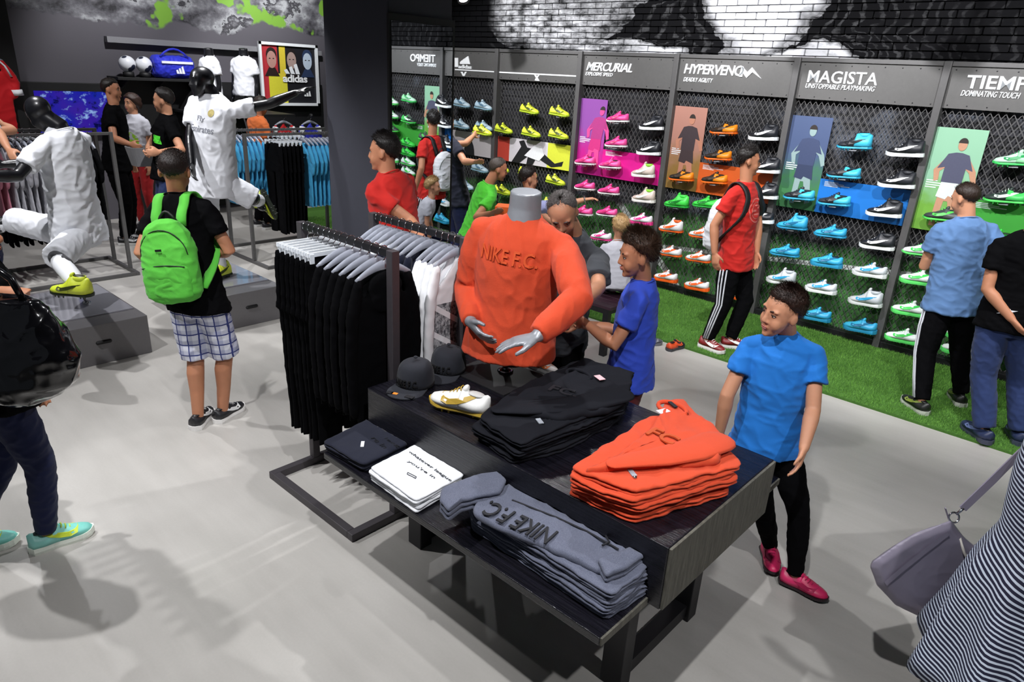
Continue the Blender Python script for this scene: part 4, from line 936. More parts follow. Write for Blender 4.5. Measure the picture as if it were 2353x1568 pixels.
def add_hand(mb, w, d, n, s, side=1, curl=.5, spread=.12, thumb=.8):
    """hand from wrist w along d; n = back-of-hand normal; side +1: thumb on the +x side (d x n)"""
    d = Vector(d).normalized(); n = Vector(n); n = (n-d*n.dot(d)).normalized(); x = d.cross(n).normalized()*side
    P = lambda a, b, c: w+x*(a*s)+d*(b*s)+n*(c*s)
    rings = []
    for b, hw, th in ((-.012, .026, .020), (.012, .030, .0185), (.04, .038, .017), (.07, .041, .0155), (.088, .040, .013)):
        rings.append([P(cos(2*pi*k/14)*hw, b, sin(2*pi*k/14)*th) for k in range(14)])
    mb.loft(rings)
    for i, (ax, ln, r) in enumerate(((.030, .070, .0088), (.010, .080, .0092), (-.011, .074, .0088), (-.030, .058, .0078))):
        p = Vector(P(ax, .080, 0)); pts = [Vector(P(ax*.95, .062, 0)), p]; ang = 0; dirv = d
        sp = x*(spread*(1-i*.62))
        for k, f in enumerate((.46, .31, .23)):
            ang += curl*(.65, .75, .5)[k]; v = (d*cos(ang)-n*sin(ang)+sp*.5).normalized(); p = p+v*(ln*f*s); pts.append(p.copy())
        mb.tube(pts, [r*s, r*s, r*.96*s, r*.88*s, r*.74*s], 8, round_ends=True)
    a0 = P(.024, .012, -.004); a1 = P(.046, .038, -.010*1); a2 = P(.052+.008*thumb, .062, -.016-.012*curl); a3 = P(.050+.010*thumb, .086, -.022-.02*curl)
    mb.tube([a0, a1, a2, a3], [.0135*s, .0125*s, .0105*s, .0085*s], 8, round_ends=True)
def reach(a, px, py, L, near):
    """point on the pixel's sight line at distance L from joint a"""
    d = ray(px, py).normalized(); o = CP-a; b = o.dot(d); c = o.dot(o)-L*L; q = b*b-c
    if q <= 0:
        p = CP-d*b; return a+(p-a).normalized()*L
    t = -b-sqrt(q) if near else -b+sqrt(q); return CP+d*t
def limb(a, spec, L):
    """spec: (px,py,'n'|'f') sight line, or a Vector offset direction"""
    if isinstance(spec, Vector): return a+spec.normalized()*L
    return reach(a, spec[0], spec[1], L, spec[2] == 'n')
CHK = []
def figure(name, label, cat, H, D, hip, neck, head, tf, hf=None, pf=None, armL=None, armR=None, legL=None, legR=None, skin=None, top=None, bottom=None, shoes=None,
           hairc=('2a1e18', 'short', 0), vox=.007, sleeve=.55, build=1.0, face=True, hands=('rel', 'rel'), footM={}, group=None, ground=0.0, headless=False, dark=False, tilt=0.0, extra=None, hem=.14, topnz=None, tsh=1.0, headscale=1.0, legs=True, feet=True, sock=None):
    """hip, neck, head: (px, py, depth offset) or Vector; tf/hf/pf: facing of chest, face, pelvis in degrees"""
    vox *= 1.2; s = H/1.75; J = lambda q: q.copy() if isinstance(q, Vector) else at_d(q[0], q[1], D+q[2])
    hf = tf if hf is None else hf; pf = tf if pf is None else pf
    hp, nk = J(hip), J(neck); hd = None if head is None else J(head)
    if hd is not None: nk = nk.lerp(hd, .16)
    ft = facing(tf); sp = (nk-hp).normalized(); lt = ft.cross(sp).normalized(); fw = sp.cross(lt)
    fp = facing(pf); lp = fp.cross(Vector((0, 0, 1))).normalized()
    S = {}
    for sd, q in (('R', 1), ('L', -1)):
        S['sh'+sd] = nk+lt*(q*.168*s*build**.5*tsh)-sp*(.100*s); S['hi'+sd] = hp+lp*(q*.085*s)-Vector((0, 0, .03*s))
    UA, FA, TH, SN = .285*s, .245*s, .425*s, .41*s
    for sd, sp_, q in (('R', armR, 1), ('L', armL, -1)):
        if sp_ is None: sp_ = (Vector((0, 0, -1))+lt*q*.12, Vector((0, 0, -1))+fw*.25)
        S['el'+sd] = limb(S['sh'+sd], sp_[0], UA); S['wr'+sd] = limb(S['el'+sd], sp_[1], FA)
        S['hd'+sd] = (limb(S['wr'+sd], sp_[2], .1*s)-S['wr'+sd]).normalized() if len(sp_) > 2 else (S['wr'+sd]-S['el'+sd]).normalized()
    for sd, sp_, q in (('R', legR, 1), ('L', legL, -1)):
        # leg spec: (ankle pixel or ankle point, foot facing, knee bend 0..1, ankle height)
        h_ = S['hi'+sd]; za = ground+(sp_[3] if sp_ and len(sp_) > 3 else .085*s)
        if sp_ is None: an = Vector((h_.x, h_.y, za))+lp*(q*.03*s); sp_ = (None, pf, 4 if (an-h_).length < .7*(TH+SN) else .1)
        else: an = sp_[0].copy() if isinstance(sp_[0], Vector) else at_z(sp_[0][0], sp_[0][1], za)
        dist = (an-h_).length; bend = sp_[2] if len(sp_) > 2 else .10; tot = dist*(1+.10*bend) if bend < 3 else max(TH+SN, dist*1.01); f_ = facing(sp_[1])
        th_ = tot*TH/(TH+SN); sn_ = tot-th_; dd = (an-h_).normalized(); a_ = (th_*th_-sn_*sn_+dist*dist)/(2*dist); hh = sqrt(max(0, th_*th_-a_*a_))
        kd = (f_-dd*f_.dot(dd)).normalized(); S['kn'+sd] = h_+dd*a_+kd*hh; S['an'+sd] = an; S['ft'+sd] = sp_[1]
        CHK.append((name, label[:30], sd, round(dist/(TH+SN), 2)))
    base = Vector((hp.x, hp.y, ground)); t = thing(name, label, cat, base, group); t['_j'] = 0; del t['_j']
    # --- skin
    mb = MB(); n = 24
    def torso_rings(tab, m):
        rings = []
        for u, w, d, fo in tab:
            c = hp.lerp(nk, u); k = min(1, max(0, u)); la = lp.lerp(lt, k).normalized(); fa = sp.cross(la).normalized()
            rings.append([c+fa*(fo*s)+la*(cos(2*pi*q/n)*w*s*build)+fa*(sin(2*pi*q/n)*d*s*build) for q in range(n)])
        m.loft(rings)
    tk = .86 if top is not None else 1.0
    torso_rings([(-.16, .115*tk, .09*tk, 0), (0, .14*tk, .095*tk, 0), (.35, .125*tk, .085*tk, 0), (.7, .145*tk, .095*tk, 0), (.9, .13*tk, .075*tk, 0), (.98, .066, .052, 0), (1.03, .05, .05, 0)], mb)
    for sd in 'LR':
        a, b, c = S['sh'+sd], S['el'+sd], S['wr'+sd]
        mb.tube([a-lt*(.05*s*(1 if sd == 'R' else -1)), a, a.lerp(b, .35), a.lerp(b, .75), b, b.lerp(c, .25), b.lerp(c, .6), c.lerp(b, .05)], [x*s*build**.5 for x in ((.042, .043, .041, .040, .039, .041, .034, .0265) if top is not None else (.05, .052, .047, .041, .039, .041, .034, .0265))], 14, round_ends=True)
        bk = lt*(1 if sd == 'R' else -1); mode = hands[0 if sd == 'L' else 1]
        d = S['hd'+sd]; nrm = bk if mode == 'rel' else (Vector((0, 0, 1)) if mode in ('flat', 'point') else (-fw if mode == 'back' else bk))
        side = 1 if (d.cross(nrm - d*nrm.dot(d))).dot(fw) > 0 else -1
        if mode != 'none': add_hand(mb, c, d, nrm, s*.98, side, {'rel': .38, 'flat': .22, 'grip': .85, 'point': .5, 'back': .35}.get(mode, .4))
    if legs:
        thin = .80 if bottom is not None and bottom[1] != 'shorts' else 1.0
        for sd in 'LR':
            a, b, c = S['hi'+sd], S['kn'+sd], S['an'+sd]; f_ = facing(S['ft'+sd])
            mb.tube([a, a.lerp(b, .5), b, b.lerp(c, .28)-f_*.012*s, b.lerp(c, .6), c, c-Vector((0, 0, .03*s))], [x*s*build**.5*thin for x in (.085, .072, .054, .056, .046, .037, .036)], 14, round_ends=True)
            if feet: mb.ell(c+f_*.05*s-Vector((0, 0, .045*s)), (.038*s, .095*s, .03*s), basis(f_), 12, 8)
    hs = .125*H/.222*headscale if H > 1.6 else .142*H/.222*headscale
    if headless:
        mb.tube([nk-sp*.03*s, nk+sp*.04*s, nk+sp*.105*s+fw*.008*s], [.076*s, .066*s, .064*s], 24)
    else:
        fh_ = facing(hf); up = (hd-nk).normalized().lerp(Vector((0, 0, 1)), .5).normalized()
        HR = basis(fh_, up)@Matrix.Rotation(radians(-tilt), 3, 'X')
        mb.tube([nk-sp*.06*s, nk+sp*.02*s, hd+HR@Vector((0, -.022*hs, -.02*hs))], [.060*s, .054*s, .052*s], 14, round_ends=True)
        add_head(mb, hd, HR, hs, dark)
    me = fuse(mb, vox, 3, None, .45); part('body', me, skin or SK1, t)
    if face and not headless: face_parts(t, hd, HR, hs, skin, hair=hairc[0])
    if hairc and not headless: hair(t, hd, HR, hs, *hairc)
    # --- top
    if top is not None:
        m = MB(); bw = 1.0
        torso_rings([(-hem, .206, .158, 0), (-.02, .194, .148, 0), (.3, .170, .126, 0), (.6, .178, .128, .004), (.78, .178, .118, 0), (.88, .160, .100, -.004), (.95, .120, .084, -.008), (.99, .086, .074, -.006), (1.01, .070, .064, 0)], m)
        for sd in 'LR':
            a, b, c = S['sh'+sd], S['el'+sd], S['wr'+sd]; q = 1 if sd == 'R' else -1; i0 = nk.lerp(a, .42)-sp*.018*s
            B_ = s*build**.5
            m.ell(a.lerp(i0, .1), (.058*B_,)*3)
            if sleeve <= 1.0: m.tube([i0, a.lerp(i0, .3), a.lerp(b, .06), a.lerp(b, .3), a.lerp(b, sleeve)], [.056*B_, .056*B_, .057*B_, .064*B_, .067*B_], 16, round_ends=False)
            else: m.tube([i0, a.lerp(i0, .3), a.lerp(b, .08), a.lerp(b, .35), a.lerp(b, .8), b, b.lerp(c, .35), b.lerp(c, .8), b.lerp(c, .95)], [.054*B_, .054*B_, .060*B_, .068*B_, .063*B_, .060*B_, .055*B_, .047*B_, .038*B_], 16)
        nz = topnz or (.010*s, (6, 6, 8)); part('top', fuse(m, max(.007, vox), 5, nz, .55), top, t)
        cr = MB(); R_ = .070*s; la = lt; fa = sp.cross(la)
        cr.tube([nk+sp*(-.012*s-.026*s*sin(a_))+la*(cos(a_)*R_*1.10)+fa*(sin(a_)*R_) for a_ in [2*pi*k/24 for k in range(25)]], .0048*s, 8, False); part('collar', cr, top, t, True)
    if bottom is not None and legs:
        mat, kind = bottom; m = MB()
        torso_rings([(-.20, .135, .105, 0), (-.10, .158, .116, 0), (0, .150, .108, 0), (.06, .138, .10, 0)], m)
        for sd in 'LR':
            a, b, c = S['hi'+sd], S['kn'+sd], S['an'+sd]
            if kind == 'shorts': m.tube([a+Vector((0, 0, .05*s)), a, a.lerp(b, .5), a.lerp(b, 1.0)], [.098*s, .105*s, .098*s, .094*s], 18)
            else:
                k = {'trousers': (.105, .096, .074, .068, .058), 'slim': (.10, .086, .062, .058, .046), 'jeans': (.105, .098, .078, .074, .072)}[kind]
                m.tube([a+Vector((0, 0, .05*s)), a, a.lerp(b, .5), b, b.lerp(c, .5), b.lerp(c, .9), b.lerp(c, .98)], [k[0]*s*.82, k[0]*s*.93]+[x*s for x in k[1:]]+[k[4]*s*.97], 18)
        part('shorts' if kind == 'shorts' else 'trousers', fuse(m, max(.008, vox), 5, (.006*s, (9, 9, 8)), .55), mat, t)
    if shoes is not None and legs:
        for sd in 'LR':
            c = S['an'+sd]; f_ = facing(S['ft'+sd]); k = s*.98; yaw = math.atan2(f_.y, f_.x); kind, cols = shoes
            z = max(ground, c.z-.085*s)
            if sd in footM: fm = footM[sd]; q_ = shoe('shoe', None, kind, cols, c+fm@Vector((.055*s, 0, -.085*s))-base, fm.to_euler(), parent=t, scale=k)
            else: shoe('shoe', None, kind, cols, Vector((c.x, c.y, z))+f_*.055*s-base, (0, 0, yaw), parent=t, scale=k)
    if sock is not None:
        for sd in 'LR':
            b, c = S['kn'+sd], S['an'+sd]; part('sock', MB().tube([c.lerp(b, sock[1]), c.lerp(b, .3), c-Vector((0, 0, .02))], [.058*s, .056*s, .042*s], 14, round_ends=True), sock[0], t, True)
    S.update(hp=hp, nk=nk, hd=hd, lt=lt, fw=fw, sp=sp, lp=lp, s=s, base=base)
    if not headless: S['HR'] = HR; S['hs'] = hs
    return t, S
def report(nm, S): pass

from mathutils.bvhtree import BVHTree
def print_on(owner, me, M, mat, par, name='print', off=.0015, thick=.0):
    """wrap a flat mesh (in the xy plane of M, seen along -z of M) onto the surface of object 'owner'"""
    src = owner.data; w = wpos(owner); vs = [v.co+w for v in src.vertices]; bv = BVHTree.FromPolygons(vs, [tuple(p.vertices) for p in src.polygons]); zd = M.to_3x3().col[2].normalized()
    bm = bmesh.new(); bm.from_mesh(me); bmesh.ops.triangulate(bm, faces=bm.faces)
    for _ in range(2): bmesh.ops.subdivide_edges(bm, edges=[e for e in bm.edges if e.calc_length() > .02], cuts=1)
    bm.to_mesh(me); bm.free()
    for v in me.vertices:
        e = v.co.z; q = M@Vector((v.co.x, v.co.y, 0)); h = bv.ray_cast(q+zd*.5, -zd)
        v.co = (h[0] if h[0] is not None else q)+zd*(off+e)
    return part(name, me, mat, par)
def child(t, nm): return next(o for o in t.children if o.name.split('.')[0] == nm)
def chest_frame(S, u=.72, dx=0.0, back=False):
    f = -S['fw'] if back else S['fw']; x = S['sp'].cross(f).normalized()   # reader's right on the chest
    c = S['hp'].lerp(S['nk'], u)+x*dx; return frame(c+f*.2, x, S['sp'])
def flat_mesh(poly, ext=.0015):
    m = MB(); m.prism(poly, Matrix.Identity(4), ext); me = m.mesh('flat'); clean(me); return me
# ------------------------------------------------------------------ the people
C_SKYB = cloth('bright_blue_cotton', '1f73c9', .8, 800, .08, .2); C_ROYAL = cloth('royal_blue_cotton', '2f49b8', .8, 800, .08, .2); C_REDT = cloth('red_cotton', 'b8201a', .8, 800, .08, .2)
C_SLATE = cloth('slate_blue_cotton', '5677a3', .85, 800, .1, .2); C_CHAR = cloth('charcoal_cotton', '3c3f44', .85); C_JEAN = cloth('blue_denim', '26355e', .85, 1200, .25, .3); C_DJEAN = cloth('dark_denim', '141c40', .85, 1200, .25, .3)
C_LGREEN = cloth('light_green_cotton', '4fbf35', .85); C_LAV = cloth('lavender_cotton', '9a9ec8', .85); C_LGREY = cloth('light_grey_cotton', 'b4b4bc', .85); C_ORG2 = cloth('orange_cotton', 'd9713a', .85); C_MAROON = cloth('dark_red_cotton', '5a1418', .85); C_REDPANT = cloth('red_knit', 'a01f22', .85)
BLKSH = ('1a1a1e','1c1c20','e6e6e4','d8d8da','0c0c0e'); PINKSH = ('d62a62','dc2f6a','2a1a20','b01a50','1a0c10'); REDSH = ('7a1a1c','7a1a1c','e4e0de','ecebe8','200a0a')
V = Vector
def m_plaid():
    t = NT('blue_white_plaid'); v = t.pos(True); X, Y, Z = t.xyz(v)
    def st(q, f, w, ph=0): return t.math('GREATER_THAN', t.math('SINE', t.math('MULTIPLY_ADD', q, f, ph)), w)
    h = t.math('ADD', t.math('MULTIPLY', X, .75), t.math('MULTIPLY', Y, .75))
    a = t.math('ADD', t.math('MULTIPLY', st(h, 105, .3), .35), t.math('MULTIPLY', st(Z, 95, .3), .35)); b = t.math('MAXIMUM', st(h, 105, .93, 1.5), st(Z, 95, .93, 1.5))
    t.col(t.mix(b, t.mix(a, hexc('d8dae6'), hexc('7d83ab')), hexc('2f3a78'))); t.set(Roughness=.85); return t.m
M_PLAID = m_plaid()
# boy in bright blue
p1, S1 = figure('person', 'boy in bright blue t-shirt and black trousers with pink boots by the table', 'person', 1.40, 2.76, (1762, 1000, .0), (1806, 776, .02), (1795, 719, -.06), 195, 248, 190,
    armR=((1668, 915, 'f'), (1652, 1000, 'f')), armL=((1868, 950, 'n'), (1846, 1035, 'n'), (1828, 1090, 'n')), legL=((1828, 1322), 130), legR=((1770, 1255), 190, .2),
    skin=SK1, top=C_SKYB, bottom=(C_BLK, 'slim'), shoes=('boot', PINKSH), hairc=('2b1b15', 'short', 5000), vox=.0045, sleeve=.52, tilt=4)
# boy in royal blue at the back of the table
p2, S2 = figure('person', 'boy in royal blue t-shirt looking down, standing behind the table', 'person', 1.48, 3.36, (1448, 850, .0), (1478, 655, .04), (1462, 588, .0), 282, 262, 280,
    armL=((1408, 800, 'n'), (1345, 742, 'f'), (1315, 728, 'f')), armR=((1400, 790, 'f'), (1330, 745, 'f')), skin=SK2, top=C_ROYAL, bottom=(C_MAROON, 'shorts'), shoes=('runner', BLKSH), hairc=('3d2b20', 'quiff', 6000), vox=.005, sleeve=.58, tilt=8)
# man bending behind the mannequin
p3, S3 = figure('person', 'balding man in charcoal shirt bending his head behind the orange torso', 'person', 1.72, 3.55, (1278, 760, .25), (1318, 545, .10), (1293, 492, -.06), 205, 190, 200,
    armL=((1375, 660, 'n'), (1330, 700, 'n')), armR=((1240, 660, 'f'), (1260, 720, 'n')), skin=SK1, top=C_CHAR, bottom=(C_BLK, 'trousers'), shoes=('runner', BLKSH), hairc=('55504e', 'bald', 3500), vox=.006, sleeve=.75, tilt=42)
# teen in red with a backpack, on the turf
p4, S4 = figure('person', 'teenager in red t-shirt with printed ring and striped black tracksuit trousers on the turf', 'person', 1.66, 5.72, (1690, 592, .05), (1712, 428, .05), (1722, 372, .06), 140, 98, 134,
    armR=((1634, 530, 'n'), (1642, 612, 'n'), (1648, 640, 'n')), armL=((1742, 520, 'f'), (1738, 590, 'f')), legR=((1626, 780), 140), legL=((1678, 778), 100, .3),
    ground=.018, skin=SK2, top=C_REDT, bottom=(C_BLK, 'trousers'), shoes=('runner', REDSH), hairc=('15100e', 'short', 2500), vox=.007)
# man seen from behind in slate blue
p5, S5 = figure('person', 'man in slate blue t-shirt facing the wall, seen from behind on the turf', 'person', 1.64, 4.78, (2190, 690, .0), (2222, 508, .02), (2216, 458, .06), 12, -25, 5,
    armL=((2124, 612, 'f'), (2150, 560, 'f')), armR=((2312, 615, 'f'), (2280, 560, 'f')), legL=((2118, 922), -10), legR=((2208, 905), 15),
    ground=.018, skin=SK1, top=C_SLATE, bottom=(C_BLK, 'trousers'), shoes=('runner', ('1c1e1c','1c1e1c','b8bcb0','7a8a3a','0c0c0e')), hairc=('241811', 'buzz', 2500), vox=.007, tilt=14, build=1.06)
# person at the right edge
p6, S6 = figure('person', 'person in black t-shirt and blue jeans standing beside the man in slate blue', 'person', 1.70, 4.28, (2322, 730, .0), (2372, 545, .02), (2390, 480, .02), 20, 20, 20,
    armL=((2262, 690, 'n'), (2330, 740, 'f')), legL=((2262, 985), -5), legR=((2345, 990), 20), ground=.018, skin=SK2, top=C_BLK, bottom=(C_JEAN, 'jeans'), shoes=('runner', ('26304e','26304e','3a3f50','5a6890','0c0c0e')), hairc=('241811', 'short', 0), vox=.008)
# boy with the green backpack
p8, S8 = figure('person', 'boy in black t-shirt and checked shorts wearing a bright green backpack', 'person', 1.60, 3.86, (452, 680, .0), (408, 456, .06), (402, 396, .06), 5, -12, 8,
    armL=((322, 582, 'n'), (360, 600, 'f')), armR=((528, 578, 'n'), (490, 585, 'f')), legL=((455, 952), 0), legR=((512, 938), 20, .2),
    skin=SK2, top=C_BLK, bottom=(M_PLAID, 'shorts'), shoes=('runner', ('1b1b1f','1d1d21','e8e6e4','d8d8d8','0c0c0e')), hairc=('1d1411', 'buzz', 4000), vox=.006, tilt=12, sleeve=.6)

# print ring on the red tee, stripes down the tracksuit
ring = MB(); n_ = 40
for r0, r1 in ((.085, .094), (.060, .066)):
    a_ = [(cos(2*pi*k/n_)*r0, sin(2*pi*k/n_)*r0*1.05) for k in range(n_)]; b_ = [(cos(2*pi*k/n_)*r1, sin(2*pi*k/n_)*r1*1.05) for k in range(n_)]
    ring.add([(x, y, 0) for x, y in a_]+[(x, y, 0) for x, y in b_], [(k, (k+1) % n_, n_+(k+1) % n_, n_+k) for k in range(n_)])
for (x, y, w, h) in ((-.03, .0, .05, .018), (.03, .02, .035, .014), (.0, -.03, .07, .012), (0, .042, .05, .010)): ring.add([(x-w/2, y-h/2, 0), (x+w/2, y-h/2, 0), (x+w/2, y+h/2, 0), (x-w/2, y+h/2, 0)], [(0, 1, 2, 3)])
print_on(child(p4, 'top'), ring.mesh('ring'), chest_frame(S4, .66, .02), plain('faded_print', 'c96a62', .7), p4, 'ring_print')
def side_stripes(t, S, sds, mat, n=3):
    for sd in sds:
        q = 1 if sd == 'R' else -1; a, b, c = S['hi'+sd], S['kn'+sd], S['an'+sd]; s_ = S['s']; f = facing(0); out = S['lp']*q; fwd = out.cross(Vector((0, 0, 1)))
        for k in range(n):
            o = (out+fwd*(.32*(k-(n-1)/2))).normalized()
            part('side_stripe', MB().tube([a.lerp(b, .14)+o*.100*s_, a.lerp(b, .5)+o*.099*s_, b+o*.077*s_, b.lerp(c, .5)+o*.071*s_, b.lerp(c, .93)+o*.061*s_], .0065, 6), mat, t, True)
M_STRIPE = plain('white_tape', 'b9bcc2', .6)
side_stripes(p4, S4, 'R', M_STRIPE); side_stripes(p5, S5, 'LR', M_STRIPE, 2)
# ------------------------------------------------------------------ bags carried
def rucksack(name, label, S, c1, c2, w, h, d, mat, par_person, strap=None, face=None, lean=0):
    s = S['s']; c = S['hp'].lerp(S['nk'], .40)-S['fw']*(.115*s+d*.42); t = thing(name, label, 'backpack', c-Vector((0, 0, h/2))); B = Matrix((S['lt'], S['fw'], S['sp'])).transposed()
    m = MB(); rings = []; n = 28
    for u, kw, kd in ((-.5, .55, .5), (-.47, .82, .8), (-.38, .98, 1.0), (-.1, 1.0, 1.05), (.15, .96, .95), (.34, .80, .78), (.45, .56, .55), (.5, .30, .3)):
        rings.append([c+B@Vector((w/2*kw*math.copysign(abs(cos(2*pi*k/n))**.7, cos(2*pi*k/n)), d/2*kd*math.copysign(abs(sin(2*pi*k/n))**.8, sin(2*pi*k/n))-.012*(u < 0), u*h)) for k in range(n)])
    m.loft(rings); part('bag_body', fuse(m, .008, 4, (.008, (6, 6, 9))), mat, t)
    m = MB(); rings = []
    for u, kw, kd in ((-.46, .6, .5), (-.42, .86, .9), (-.2, .9, 1.0), (-.06, .84, .9), (-.02, .7, .5)):
        rings.append([c+B@Vector((w/2*kw*math.copysign(abs(cos(2*pi*k/n))**.6, cos(2*pi*k/n)), -d*.36+d*.22*kd*math.copysign(abs(sin(2*pi*k/n))**.7, sin(2*pi*k/n)), u*h)) for k in range(n)])
    m.loft(rings); part('front_pocket', fuse(m, .008, 3, (.005, (8, 8, 10))), mat, t)
    zp = plain('dark_zip', '16301a' if mat.name.startswith('lime') else '3a3a40', .6)
    part('zip', MB().tube([c+B@Vector((x*w*.40, -d*.36-d*.205+.012*abs(x)**2, -.03*h-.03*h*abs(x)**2)) for x in (-1, -.7, -.35, 0, .35, .7, 1)], .0035, 6), zp, t, True)
    part('zip', MB().tube([c+B@Vector((cos(a)*w*.44, -d*.30-.012*sin(a), .08*h+sin(a)*.30*h)) for a in [pi*k/14 for k in range(15)]], .003, 6), zp, t, True)
    part('grab_handle', MB().tube([c+B@Vector((x*.05, d*.20, h*.47+.05*(1-x*x))) for x in (-1, -.7, -.3, 0, .3, .7, 1)], .008, 8), M_BLACK, t, True)
    for q in (-1, 1):
        sh = S['nk']+S['lt']*(q*.105*s); P = [c+B@Vector((q*w*.22, d*.30, h*.40)), sh-S['fw']*.150*s-S['sp']*.05*s, sh-S['fw']*.075*s+S['sp']*.030*s, sh+S['fw']*.060*s+S['sp']*.028*s, sh+S['fw']*.170*s-S['sp']*.10*s, sh+S['lt']*(q*.05*s)+S['fw']*.165*s-S['sp']*.24*s, S['hp'].lerp(S['nk'], .40)+S['lt']*(q*.205*s)+S['fw']*.02*s, c+B@Vector((q*w*.43, d*.22, -h*.36))]
        rr_ = []
        for i in range(len(P)-1):
            for k in range(4): rr_.append(P[i].lerp(P[i+1], k/4))
        rr_.append(P[-1])
        for _ in range(3): rr_ = [rr_[0]]+[(rr_[i-1]+rr_[i]*2+rr_[i+1])/4 for i in range(1, len(rr_)-1)]+[rr_[-1]]
        tp = child(par_person, 'top'); w0 = wpos(tp); bv = BVHTree.FromPolygons([v.co+w0 for v in tp.data.vertices], [tuple(f.vertices) for f in tp.data.polygons])
        for i in range(3, len(rr_)-3):      # the strap lies on the shirt
            h_, n_, _i, d_ = bv.find_nearest(rr_[i])
            if d_ < .10: rr_[i] = h_+n_*.009
        for _ in range(2): rr_ = [rr_[0]]+[(rr_[i-1]+rr_[i]*2+rr_[i+1])/4 for i in range(1, len(rr_)-1)]+[rr_[-1]]
        rings = []
        for i, p in enumerate(rr_):
            tg = (rr_[min(i+1, len(rr_)-1)]-rr_[max(i-1, 0)]).normalized(); xx = (S['lt']-tg*S['lt'].dot(tg)).normalized(); nn = tg.cross(xx)
            rings.append([p+xx*(.031*s)-nn*.005, p+xx*(.031*s)+nn*.005, p-xx*(.031*s)+nn*.005, p-xx*(.031*s)-nn*.005])
        part('shoulder_strap', MB().loft(rings), strap or mat, t, True)
    return t, c, B
C_LIME = cloth('lime_green_canvas', '56b83e', .8, 500, .1, .3); C_WHITEPACK = cloth('pale_grey_canvas', 'c9cace', .8, 500, .08, .3)
t, c, B = rucksack('backpack', 'bright green backpack with curved zips on the boy in black', S8, 0, 0, .31, .46, .17, C_LIME, p8)
part('small_badge', MB().box(c+B@Vector((0, -.098, .07)), (.035, .004, .012), M=B), M_CAN, t)
rucksack('backpack', 'pale grey and black backpack on the teenager in red', S4, 0, 0, .30, .44, .17, C_WHITEPACK, p4, strap=M_BLACK)

w_ = S1['wrR']; d_ = S1['hdR']; x_ = d_.orthogonal().normalized(); y_ = d_.cross(x_)
part('bracelet', MB().tube([w_+(x_*cos(a)+y_*sin(a))*.026 for a in [2*pi*k/20 for k in range(21)]], .004, 6, False), M_BLACK, p1, True)
print_on(child(p6, 'top'), flat_mesh([(-.05, -.012), (.0, .0), (.05, .022), (.015, .022), (.01, .03), (-.005, .012), (-.03, .002)]), chest_frame(S6, .10, -.06, True), plain('white_logo', 'd8dce4', .6), p6, 'logo_print')
# ------------------------------------------------------------------ orange sweatshirt on the torso mannequin
M_GREYMAN = plain('pewter_mannequin_paint', '8d9096', .38, metal=.25); M_BLACKMAN = plain('satin_black_mannequin', '131317', .32, coat=.15)
mq, SM = figure('torso_mannequin', 'grey headless torso mannequin wearing an embossed orange sweatshirt on a black plate', 'mannequin', 1.86, 3.02, (1172, 768, .0), (1204, 498, .0), None, 204, None, 200,
    armR=((1076, 668, 'f'), (1082, 742, 'n'), (1112, 778, 'n')), armL=((1328, 688, 'n'), (1232, 775, 'n'), (1140, 795, 'n')), skin=M_GREYMAN, top=C_ORANGE, sleeve=2.0, headless=True, legs=False, vox=.005, ground=ZT, hairc=None, face=False, hem=.17, topnz=(.006, (9, 9, 2.5)), hands=('flat', 'rel'), tsh=1.10, build=1.05)
c = Vector((-2.06, 2.28, ZT)); part('base_plate', MB().b2((-2.24, 2.08, ZT), (-1.88, 2.395, ZT+.008)), plain('matt_black_plate', '1e1d1f', .5), mq, bev=.002)
part('stand_pole', MB().tube([(c.x, c.y, ZT+.006), (c.x, c.y, ZT+.20)], .016, 12).lathe([(.04, 0), (.035, .012), (.017, .02)], (c.x, c.y, ZT+.007), 16), M_CHROME, mq, True)
part('hip_block', MB().ell((SM['hp'].x, SM['hp'].y, SM['hp'].z-.06), (.13, .10, .10)), plain('black_hip_block', '101012', .5), mq, True)
o = child(mq, 'top'); me = text_fit('NIKE F.C.', .27, .062, .004, 0, .012); me.transform(Matrix.Translation((-.135, 0, 0))); print_on(o, me, chest_frame(SM, .66), plain('orange_embossing', 'cf4e1e', .8), mq, 'lettering', .0035)
sm_ = MB(); hem_c = SM['hp']-SM['sp']*.06
# ------------------------------------------------------------------ sportswear mannequins on plinths
ZP = .30
def plinth(y0, y1, x0, x1, label):
    t = thing('plinth', label, 'plinth', ((x0+x1)/2, (y0+y1)/2, 0)); mg = plain('grey_laminate', '6c6a6c', .4, nz=.06)
    part('plinth_box', MB().b2((x0, y0, 0), (x1, y1, ZP)), mg, t, bev=.004)
    part('glass_plate', MB().b2((x0+.08, y0+.02, ZP), (x1-.20, y1-.02, ZP+.012)), plain('glossy_grey_plate', 'a2a2aa', .07, nz=.02, spec=1.0, coat=1.0), t, bev=.002)
    yc = (y0+y1)/2+.03; part('handle_slot', MB().tube([(x1+.001, yc-.04, .165), (x1+.001, yc+.04, .165)], .014, 12, round_ends=True, squash=1.0), M_BLACK, t, True); return t
plinth(1.12, 1.815, -6.35, -5.29, 'low grey plinth with mirror plate and handle slot under the lunging mannequin')
plinth(2.33, 2.985, -6.43, -5.38, 'low grey plinth with mirror plate and handle slot behind the boy with the backpack')
C_JERSEY = cloth('white_sports_jersey', 'e6e8ee', .7, 900, .03, .12); NEON = ('d3e338','dcea45','20281a','3a4212','23270f')
